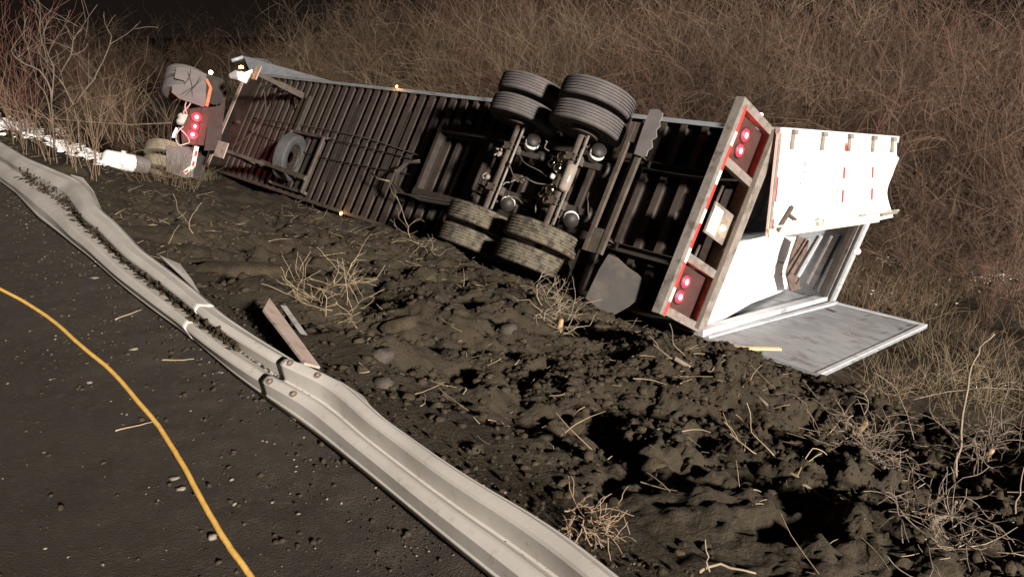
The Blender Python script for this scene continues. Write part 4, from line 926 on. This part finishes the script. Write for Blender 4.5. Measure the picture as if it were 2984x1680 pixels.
def shrub_proto(H, stems, twigs, r0, spread=0.45, curl=0.25, seed=1, droop=0.15, base=0.2, m_=7, light=False):
    rs = np.random.default_rng(seed); paths = []; rad = []; pb, rb = [], []
    for i in range(stems):
        an = rs.random() * 6.28; tl = rs.random() * spread; h = H * (0.55 + .45 * rs.random()); b0 = rs.random() * base
        q = stem_path((b0 * math.cos(an), b0 * math.sin(an), -0.05), (math.sin(tl) * math.cos(an), math.sin(tl) * math.sin(an), math.cos(tl)), h, m_, curl, droop, rs); paths.append(q); rad.append(np.linspace(r0, r0 * .35, m_))
        for j in range(twigs):
            k = rs.integers(1, m_ - 1); b = q[k] + (q[k + 1] - q[k]) * rs.random(); an2 = rs.random() * 6.28
            dd = (q[k + 1] - q[k]); dd /= np.linalg.norm(dd); dd = dd + 0.8 * np.array([math.cos(an2), math.sin(an2), 0.15])
            tp = 4 if m_ < 6 else 5; pb.append(stem_path(b, dd, h * (0.14 + .28 * rs.random()), tp, curl * 1.3, droop, rs)); rb.append(np.linspace(r0 * .5, r0 * .22, tp))
    tw = (thin_ribbons(pb, np.array(rb) * 1.25) if light else ribbon_tubes(pb, rb))
    return join_vf(ribbon_tubes(paths, rad), tw)
def scatter_mesh(name, protos, places, m):
    Vs, Fs, off = [], [], 0
    for (x, y, z, sc, rz, k) in places:
        V, F = protos[k]; c_, s_ = math.cos(rz), math.sin(rz)
        Vn = np.stack([(V[:, 0] * c_ - V[:, 1] * s_) * sc + x, (V[:, 0] * s_ + V[:, 1] * c_) * sc + y, V[:, 2] * sc + z], 1); Vs.append(Vn); Fs.append(F + off); off += len(V)
    return mesh_np(name, np.concatenate(Vs), np.concatenate(Fs), m)
SP = [shrub_proto(3.4, 12, 21, 0.0048, 0.45, 0.48, 11 + i, light=True) for i in range(5)] + [shrub_proto(2.6, 14, 21, 0.0046, 0.70, 0.62, 31 + i, droop=.35, light=True) for i in range(3)]
def top_limit(px):
    return float(np.interp(px, [-300, 330, 400, 820, 900, 1150, 1500, 2000, 2500, 2800, 2860, 3300], [-300, -150, 230, 230, 60, 15, 5, -40, -60, 10, 60, 60]))
pl_ = []; tries = 0
while len(pl_) < 560 and tries < 12000:
    tries += 1
    a = random.uniform(-9, 30); s = random.choice((random.uniform(9.5, 15), random.uniform(12, 26)))
    if a > 15 : s = random.uniform(6, 22)
    x = P0[0] + a * U[0] + s * NN[0]; y = P0[1] + a * U[1] + s * NN[1]
    if y < 7: continue
    z = float(land(x, y, False)); px, py, dep = proj((x, y, z))
    if px < -250 or px > 3250 or dep > 36: continue
    lim = top_limit(px)
    # height so that the top reaches about the limit
    v = ray(px, lim); H = CAMZ + v[2] / v[1] * y - z
    if H < 0.9: 
        if random.random() < .3: H = random.uniform(.5, .9)
        else: continue
    H = min(H, 6.5) * (random.uniform(.9, 1.25) if s > 15 else random.choice((random.uniform(.5, .8), random.uniform(.8, 1.1))))
    # keep low close behind the open doors
    if s < 11.5: H = min(H, random.uniform(1.0, 2.4))
    if vnoise(np.array([x * .28]), np.array([y * .28]), 77)[0] < .30: continue
    k = random.randrange(len(SP)); pl_.append((x, y, z, H / (3.4 if k < 5 else 2.6) / .92, random.random() * 6.28, k))
for i in range(46):
    y = random.uniform(34, 55); px = random.uniform(150, 1100); q = at_depth(px, 100, y); a, s = AS(q[0], q[1])
    pl_.append((q[0], q[1], float(base_h(a, s)), random.uniform(.8, 1.35), random.random() * 6.28, random.randrange(5)))
ta_ = [q for q in pl_ if vnoise(np.array([q[0] * .33 + 40]), np.array([q[1] * .33]), 123)[0] > .62]; pl_ = [q for q in pl_ if q not in ta_]
o = scatter_mesh('tan_weeds', SP, ta_, M['tanweed']); o['kind'] = 'stuff'; o['label'] = 'patches of paler golden weeds among the brown brush'
o = scatter_mesh('brush_thicket', SP, pl_, M['brush']); o['kind'] = 'stuff'; o['label'] = 'dense leafless brown brush filling the field behind the wreck'
# low dead grass and weeds
GP = [shrub_proto(0.55, 26, 1, 0.0032, 0.75, 0.35, 61 + i, droop=.5, base=.35, m_=5, light=True) for i in range(4)]
gl = []; tries = 0
while len(gl) < 900 and tries < 20000:
    tries += 1
    a = random.uniform(-8, 26); s = random.uniform(6.3, 16)
    if a > 13.5: s = random.uniform(0.9, 15)
    if 7.0 < a <= 13.5 and random.random() < .45: s = random.uniform(0.8, 2.4); 
    x = P0[0] + a * U[0] + s * NN[0]; y = P0[1] + a * U[1] + s * NN[1]
    if y < 3: continue
    px, py, dep = proj((x, y, gz(x, y)))
    if px < -200 or px > 3200 or dep > 32 or dep < 4: continue
    if 0 < a < 15.5 and 5.0 < s < 8.8: continue
    if a <= 0 and s < 7.2 + max(0, -a * .3): 
        if a > -2.6: continue
    if vnoise(np.array([x * .6]), np.array([y * .6]), 99)[0] < .35: continue
    if px < 470 and 345 < py < 620: continue
    gl.append((x, y, gz(x, y) - .03, random.uniform(.6, 1.7), random.random() * 6.28, random.randrange(4)))
o = scatter_mesh('dead_grass', GP, gl, M['grass']); o['kind'] = 'stuff'; o['label'] = 'tangled dead grass and weeds around the wreck'
# straw and twig litter over the churned bank
paths, rad = [], []
x, y, a, s = as_points(2600, -4, 12, 0.3, 6.4, 1.3)
for i in range(len(x)):
    an = random.random() * 6.28; L_ = 0.03 + .24 * random.random() ** 3
    if vnoise(np.array([x[i] * .9]), np.array([y[i] * .9]), 55)[0] < .38: continue
    q = stem_path((x[i], y[i], gz(x[i], y[i]) + .02), (math.cos(an), math.sin(an), random.uniform(-.1, .35)), L_, 4, .25); paths.append(q); rad.append(np.linspace(.0032, .0018, 4) * random.uniform(.5, 1.3))
V, F = ribbon_tubes(paths, rad); o = mesh_np('straw_litter', V, F, M['straw']); o['kind'] = 'stuff'; o['label'] = 'bits of straw and broken twigs scattered over the mud'

def branchy(mb_, p, d, L_, r, depth, rs, curl=.25, split=3, up=0.1, minr=.0018):
    m_ = 6; q = stem_path(p, d, L_, m_, curl, -up, rs); mb_.tube([tuple(v) for v in q], list(np.linspace(r, max(minr, r * .55), m_)), 5, False)
    if depth == 0: return
    for k in range(split):
        i = rs.integers(2, m_); dd = q[min(i, m_ - 1)] - q[i - 1]; dd /= np.linalg.norm(dd); an = rs.normal(0, 1, 3); an -= dd * (an @ dd); an /= np.linalg.norm(an)
        branchy(mb_, q[i if i < m_ else m_ - 1], dd + an * rs.uniform(.45, .95), L_ * rs.uniform(.45, .75), max(minr, r * .55), depth - 1, rs, curl, split, up, minr)
# two bare saplings at the left
def sapling(name, paths_, base_px, depth_y, label, r):
    b = at_depth(*base_px, depth_y); g = b.copy(); o_ = empty(name, tuple(g)); tag(o_, label, 'sapling', 'bare saplings by the far end of the rail')
    tr = MB(); cr = MB(); rs = np.random.default_rng(int(base_px[0]))
    for i, (pp, r0) in enumerate(paths_):
        w_ = [at_depth(px, py, depth_y + dd) - g for px, py, dd in pp]; out = []
        for j in range(len(w_) - 1):
            for t in (0, .5): out.append(w_[j] * (1 - t) + w_[j + 1] * t + rs.normal(0, .012, 3))
        out.append(w_[-1]); (tr if i < 2 else cr).tube([tuple(q_) for q_ in out], list(np.linspace(r0, r0 * .4, len(out))), 7)
        if i >= 1:
            for q_ in out[2:]:
                if rs.random() < .6: branchy(cr, q_, np.array([rs.normal(0, .6), rs.normal(0, .3), .7]), rs.uniform(.25, .6), r0 * .35, 1, rs, .25, 2, .05, .003)
    tr.build('trunk', M['bark'], o_, True); cr.build('crown', M['bark'], o_, True)
sapling('bare_sapling', [([(242, 440, 0), (225, 360, 0), (215, 312, 0)], .017), ([(215, 312, 0), (190, 265, .1), (170, 235, .1), (138, 180, .2), (118, 110, .2), (115, 60, .2)], .013), ([(215, 312, 0), (260, 250, -.1), (285, 210, -.1), (310, 150, -.2), (325, 105, -.2)], .015), ([(170, 235, .1), (205, 165, 0), (215, 120, 0), (240, 85, 0)], .012), ([(205, 165, 0), (240, 150, 0), (255, 125, 0)], .008)], (242, 440), 12.5, 'bare forked sapling standing just left of the fuel tank', .03)
sapling('bare_sapling', [([(160, 440, 0), (152, 380, 0), (150, 300, 0)], .015), ([(150, 300, 0), (140, 240, 0), (110, 205, 0), (70, 185, 0), (32, 148, 0)], .015), ([(150, 300, 0), (158, 240, 0), (150, 190, 0), (130, 130, .1)], .013), ([(152, 380, 0), (140, 300, 0), (128, 260, 0), (95, 230, 0)], .011)], (160, 440), 12.0, 'bare sapling with pale stems nearest the left edge, behind the snow patch', .03)
# dry stems beside the tank
DS = MB(); rs = np.random.default_rng(5)
b = ground_at(330, 440, False)
o_ = empty('dry_weed_clump', tuple(b)); tag(o_, 'clump of tall dry weed stems behind the white fuel tank', 'plant')
for k in range(34):
    px = rs.uniform(255, 500); p = at_depth(px, 425 + rs.uniform(-20, 10), 15.5 + rs.uniform(-.8, .8)) - b; branchy(DS, p, np.array([rs.normal(0, .3), rs.normal(0, .2), 1]), rs.uniform(.6, 1.3), .0045, 1, rs, .3, 4, .05, .0025)
DS.build('stems', M['twig'], o_, True)['kind'] = 'stuff'
b = ground_at(225, 470, False); o_ = empty('dry_weed_clump', tuple(b)); tag(o_, 'row of pale upright weed stems standing in front of the snow', 'plant'); DS = MB()
for k in range(46):
    px = rs.uniform(20, 290); g = ground_at(px, np.interp(px, [0, 300], [400, 520]) + rs.uniform(-15, 25), False) - b
    branchy(DS, g, np.array([rs.normal(0, .12), rs.normal(0, .1), 1]), rs.uniform(.4, 1.1), .005, 1, rs, .15, 2, .0, .0025)
DS.build('stems', M['twig'], o_, True)['kind'] = 'stuff'
# shrubs around the wreck; red lamp glow is coloured into the upper left one
for i, (px, py, Y_, H, lab) in enumerate(((190, 330, 19.5, 3.0, 'brown leafless shrub between the two bare saplings'), (430, 330, 20.5, 2.0, 'low brown shrub left of the tractor mudflaps'), (60, 330, 17.5, 3.9, 'leafless shrub with red glow in its colour towering at the top left corner'), (330, 300, 19, 2.5, 'brown leafless shrub between the forked sapling and the mudflaps'), (2740, 640, 13.0, 2.6, 'tangled brown shrub right of the hanging white door'), (2900, 560, 14.0, 3.4, 'tall brown shrub at the right edge above the mud'), (2560, 330, 16.5, 3.0, 'brown shrub rising behind the hanging white door'), (1830, 300, 14.6, 2.6, 'pale brown shrub behind the rear wheels and rolled mudflap'), (1250, 250, 17.0, 2.8, 'feathery tan shrub behind the middle of the trailer'))):
    p = at_depth(px, py, Y_); zg = float(land(p[0], p[1], False)); V, F = shrub_proto(H, 20, 13, .010, .5, .3, 200 + i)
    o_ = mesh_np('leafless_shrub', V, F, M['redglow_brush'] if i == 2 else M['brush'] if i not in (7, 8) else M['grass']); o_.location = (p[0], p[1], zg - .05); tag(o_, lab, 'shrub', 'leafless shrubs around the wreck')
# foreground dead branches, each its own thing
def stick(name, pts, r, label, mt='pale', cat='branch', sub=None, z0=None, twig=0, seed=3):
    """pts: (px,py,height above ground)"""
    w_ = []
    for px, py, h_ in pts:
        g = ground_at(px, py, False); 
        if h_ > 0.05:                                     # a raised point: same depth as the base
            q = at_depth(px, py, base_Y + (sub or 0) * h_)
        elif AS(*at(px, py, 0)[:2])[1] < 0.05: q = at(px, py, 0.012); base_Y = q[1]
        else: q = g + np.array([0, 0, 0.03]); base_Y = g[1] if h_ == 0 else base_Y
        w_.append(q)
    rs = np.random.default_rng(seed); o0 = w_[0].copy(); m = MB(); out = []
    for i in range(len(w_) - 1):
        for t in (0, .34, .67): out.append(w_[i] * (1 - t) + w_[i + 1] * t + rs.normal(0, r * .5, 3) - o0)
    out.append(w_[-1] - o0); m.tube([tuple(q) for q in out], list(np.linspace(r, r * .5, len(out))), 7)
    for k in range(twig):
        q = out[rs.integers(1, len(out))]; branchy(m, q, np.array([rs.normal(), rs.normal() * .5, .6]), rs.uniform(.12, .4), r * .4, 1, rs, .35, 2, 0, .0022)
    ob = m.build(name, M[mt], None, True); ob.location = tuple(o0); tag(ob, label, cat); return ob
stick('tall_stick', [(2780, 1415, 0), (2795, 1300, .3), (2812, 1160, .5), (2830, 1070, .7), (2862, 1010, .9), (2898, 972, 1)], .0085, 'tall pale stick standing curved out of the dirt at the right')
stick('dead_branch', [(2655, 1170, 0), (2760, 1140, .1), (2870, 1128, .2), (2984, 1136, .2), (3100, 1160, .2)], .007, 'long pale branch arching to the right edge behind the tall stick', twig=8)
stick('dead_branch', [(2215, 1325, 0), (2310, 1405, .05), (2400, 1465, .05), (2515, 1528, 0)], .010, 'straight straw coloured branch lying across the lower right clods', 'straw', twig=3)
stick('dead_branch', [(2690, 1540, 0), (2760, 1510, .05), (2785, 1460, .1)], .016, 'short thick bent root pointing up in the lower right', 'bark')
stick('dead_branch', [(2510, 1265, 0), (2560, 1300, .12), (2582, 1345, .1), (2575, 1375, 0)], .020, 'thick bark covered root curling out of the uprooted stump', 'bark')
stick('dead_branch', [(2535, 1250, 0), (2640, 1300, .05), (2715, 1332, 0)], .009, 'thin straight branch right of the uprooted stump', 'pale', twig=2)
stick('dead_branch', [(1955, 1050, 0), (2060, 1085, .08), (2160, 1130, .08), (2235, 1190, 0)], .018, 'dark long branch lying below the fallen door', 'bark', twig=3)
stick('dead_branch', [(2065, 1040, 0), (2150, 1110, .1), (2235, 1168, 0)], .009, 'slim pale branch crossing below the yellow lath', 'pale')
stick('dead_branch', [(1195, 700, 0), (1188, 660, .2), (1172, 615, .3), (1155, 570, .4)], .007, 'forked pale twig standing before the dark underside', 'pale', twig=4)
stick('dead_branch', [(1640, 845, 0), (1690, 800, .2), (1740, 760, .3), (1775, 725, .5)], .008, 'thin arched twig beside the lower rear tyre', 'pale', twig=1)
stick('dead_branch', [(565, 690, 0), (548, 655, .1), (560, 625, .2), (588, 590, .3)], .0055, 'small pale crooked twig standing in the mud below the tractor', 'pale', twig=1)
stick('dead_branch', [(2062, 1680, 0), (2060, 1620, .2), (2055, 1570, .4)], .0035, 'short upright twig at the bottom edge', 'pale')
stick('dead_branch', [(2030, 1680, 0), (2090, 1655, .05), (2200, 1690, 0)], .006, 'curved pale branch lying at the bottom edge', 'pale')
stick('dead_branch', [(2920, 1372, 0), (2984, 1400, .1), (3060, 1430, .1)], .014, 'cut pale branch poking in from the right edge', 'pale')
stick('dead_branch', [(2950, 1510, 0), (2968, 1440, .2), (2984, 1360, .4)], .006, 'thin stem standing at the right edge', 'pale')
stick('dead_branch', [(1922, 330, 0), (1913, 290, .3), (1910, 225, .5)], .008, 'pale dead stem standing just above the rolled mudflap', 'pale')
stick('twig', [(335, 930, 0), (372, 915, .02), (412, 902, 0)], .005, 'pale dry twig lying on the shoulder below the rail', 'straw', 'twig')
stick('twig', [(335, 1253, 0), (390, 1240, .01), (445, 1228, 0)], .004, 'long straw reaching under the yellow hose', 'straw', 'twig')
stick('twig', [(470, 1047, 0), (520, 1048, .01), (566, 1045, 0)], .004, 'straw lying beside the middle of the rail', 'straw', 'twig')
# uprooted bushes: tangles of roots with a stump
def uproot(px, py, label, size=.5, n=26, seed=1, lean=(0, 0, 1), mt='pale', stump=True, r=.012):
    g = ground_at(px, py, False) + np.array([0, 0, .02]); o_ = empty('uprooted_bush', tuple(g)); tag(o_, label, 'bush', 'uprooted bushes on the torn bank'); rs = np.random.default_rng(seed); m = MB()
    for k in range(n):
        d = np.array(lean) * 1.0 + rs.normal(0, .75, 3) * np.array([1, 1, .5]); branchy(m, rs.normal(0, size * .12, 3) + np.array([0, 0, .05]), d, size * .50 * rs.uniform(.4, 1.1), r * rs.uniform(.18, .5), 1, rs, .6, 3, -.1, .0016)
    m.build('roots', M[mt], o_, True)
    if stump: m = MB(); m.tube([(0, 0, -.08), (.02, 0, .03), (.03, -.03, .09)], [r * 2.6, r * 2.2, r * 1.5], 9); m.build('stump', M['wood_raw'], o_, True)
uproot(1625, 960, 'uprooted bush with splintered stump below the rear tyres', .62, 24, 2, (.3, 0, .5), 'pale')
uproot(1590, 880, 'curled pale root bundle touching the lower rear tyre', .5, 14, 3, (.6, 0, .3), 'pale', False, .016)
uproot(1240, 745, 'small forked pale root left of the lower tyres', .5, 10, 4, (0, 0, .6), 'pale', False)
uproot(960, 900, 'yellowish dry grass tuft bent over the mud beside the leaning post', .65, 30, 5, (-.3, .3, .5), 'straw', False, .006)
uproot(2480, 1330, 'big uprooted stump with hanging rootlets on the right bank', .62, 60, 6, (0, -.1, -.1), 'bark', False, .008)
uproot(2500, 1260, 'pale split root crown above the hanging rootlets', .42, 16, 7, (0, 0, .5), 'pale', True)
uproot(2860, 1350, 'bushy root clump with yellow cut wood at the far right', .6, 46, 8, (0, 0, .6), 'bark', True, .009)
uproot(2330, 1075, 'reddish torn twigs heaped at the lower corner of the fallen door', .5, 30, 9, (0, 0, .4), 'bark', False, .008)
uproot(1690, 1560, 'dry bush flattened beside the near end of the rail', .30, 26, 10, (.7, -.3, -.1), 'twig', False, .007)
uproot(2750, 1120, 'heap of long pale sticks right of the fallen door', .95, 26, 12, (.6, .2, .2), 'pale', False, .008)
uproot(2600, 1190, 'brown twigs heaped between the fallen door and the stump', .8, 26, 14, (.5, .2, .25), 'twig', False, .008)
uproot(2700, 1590, 'mossy root clump at the lower right', .45, 34, 13, (0, 0, .2), 'bark', False, .006)
uproot(900, 590, 'dry weeds bent along the lower edge of the trailer', .6, 26, 15, (.5, -.2, .3), 'straw', False, .006)
uproot(1010, 625, 'dry stalks under the amber side lamp', .55, 24, 16, (.4, -.2, .3), 'straw', False, .006)

# ------------------------------------------------------------------ stones, boards, snow
def stone(px, py, sx, sy, sz, label, mt='stone', seed=1, name='stone', zoff=0.0, rz=0.3):
    g = ground_at(px, py, False) if AS(*at(px, py, 0)[:2])[1] > 0.1 else at(px, py, 0.0)
    V, F = ico2(); rs = np.random.default_rng(seed); n3 = rs.normal(0, 1, (4, 3)); d = 1 + sum(.09 * np.sin(V @ n3[k] * (2 + k) + k) for k in range(4)); V = (V * d[:, None] + rs.normal(0, .09, V.shape)) * np.array([sx, sy, sz])
    o_ = mesh_np(name, V, F, M[mt]); o_.location = (g[0], g[1], g[2] + sz * .1 + zoff); o_.rotation_euler = (0, 0, rz)
    tag(o_, label, name.replace('_', ' ')); return o_
stone(1110, 1035, .075, .07, .05, 'rounded brown stone half buried right of the leaning post', seed=2)
stone(1120, 1115, .05, .05, .035, 'smaller brown stone below the rounded one in the mud', seed=3)
stone(1170, 950, .16, .07, .07, 'grey broken log end lying above the rounded stone', 'clod', 4, 'log', rz=.5)
stone(690, 795, .42, .14, .10, 'smooth long brown mud lump behind the rail', 'clod', 5, 'mud_lump', rz=-.1)
stone(1480, 960, .08, .07, .05, 'grey stone among roots below the lower tyres', 'stone', 6)
stone(509, 1394, 0.020, 0.010, 0.008, 'pale oval pebble just left of the yellow hose', 'pebble', 7, 'pebble', rz=.4)
stone(528, 1424, 0.018, 0.009, 0.008, 'pebble touching below the pale oval pebble beside the hose', 'pebble', 8, 'pebble', rz=.3)
stone(390, 1018, 0.025, 0.014, 0.010, 'crumpled whitish chip on the shoulder under the rail', 'pebble', 9, 'pebble', rz=.4)
stone(262, 1115, 0.016, 0.012, 0.009, 'grey pebble alone in the middle of the shoulder', 'pebble', 10, 'pebble')
stone(275, 812, 0.036, 0.022, 0.014, 'flat grey chip of rock near the rail at the left', 'pebble', 11, 'pebble')
stone(618, 1565, 0.016, 0.014, 0.011, 'brown pebble right of the hose near the bottom edge', 'pebble', 12, 'pebble')
stone(1905, 1360, .06, .05, .05, 'round clod at the edge of the deep hole', 'clod', 13, 'clod')
# yellow lath
pa, pb = ground_at(2005, 1010, False), ground_at(2272, 1016, False)
q1 = at(2005, 1010, -1.44); q2 = at(2275, 1016, -1.50)
o = MB().beam(tuple(q1), tuple(q2), .05, .018).build('wood_lath', M['lath'], None); tag(o, 'bright yellow wooden lath lying by the fallen door', 'lath')
# snow patches: low broken crust
px = np.concatenate([380 * RNG.random(2600) - 60]); py = np.interp(px, [-60, 0, 110, 160, 220, 300], [352, 362, 385, 425, 440, 470]) + RNG.normal(0, 1, len(px)) * np.where(px > 120, 8, 12)
k_ = (vnoise(px / 16., py / 9., 3) > .36) & (px < 300); px, py = px[k_], py[k_]
ex_ = [(RNG.uniform(158, 195, 60), RNG.uniform(375, 400, 60)), (RNG.normal(2560, 60, 110), RNG.normal(765, 8, 110)), (RNG.normal(2900, 50, 110), RNG.normal(805, 12, 110)), (RNG.uniform(2500, 2984, 200), RNG.uniform(300, 900, 200))]
px = np.concatenate([px] + [e[0] for e in ex_]); py = np.concatenate([py] + [e[1] for e in ex_])
sn = ground_many(px, py); sn[:, 2] += .05; print('snow', sn[:3], sn[:, 1].max()); sn = sn[sn[:, 1] < 30]
sn = np.array(sn); S = .012 + .075 * RNG.random(len(sn)) ** 2.2; dd = np.hypot(sn[:, 0], sn[:, 1]); S = np.where(sn[:, 0] > 0, S * .30, S)
o = lumps('snow_patches', sn, S, M['snow'], .30, .5); o['kind'] = 'stuff'; o['label'] = 'broken white snow crust along the ditch at the left'
# fence wires behind the snow
def wire(pp, label):
    w_ = [at_depth(px, py, 15.8) for px, py in pp]; m = MB(); m.tube([tuple(q) for q in w_], .009, 5); o_ = m.build('fence_wire', M['pale'], None, True); tag(o_, label, 'wire')
wire([(-80, 300), (0, 312), (70, 330), (140, 345), (260, 355), (380, 363), (500, 358)], 'thin sagging fence wire running behind the saplings')
# pale green plant near the tank
g = ground_at(405, 428, False); o_ = empty('green_weed', tuple(g)); tag(o_, 'small pale green weed growing above the fuel tank', 'plant'); m = MB(); rs = np.random.default_rng(9)
for k in range(40):
    p = rs.normal(0, .16, 3) * np.array([1, 1, .6]) + np.array([0, 0, .22]); q = p + rs.normal(0, .06, 3); m.add([tuple(p), tuple(p + np.array([.03, 0, .01])), tuple(q)], [(0, 1, 2)])
m.build('leaves', M['green'], o_)
print('tris', sum(len(o.data.polygons) for o in scene.objects if o.type == 'MESH'))
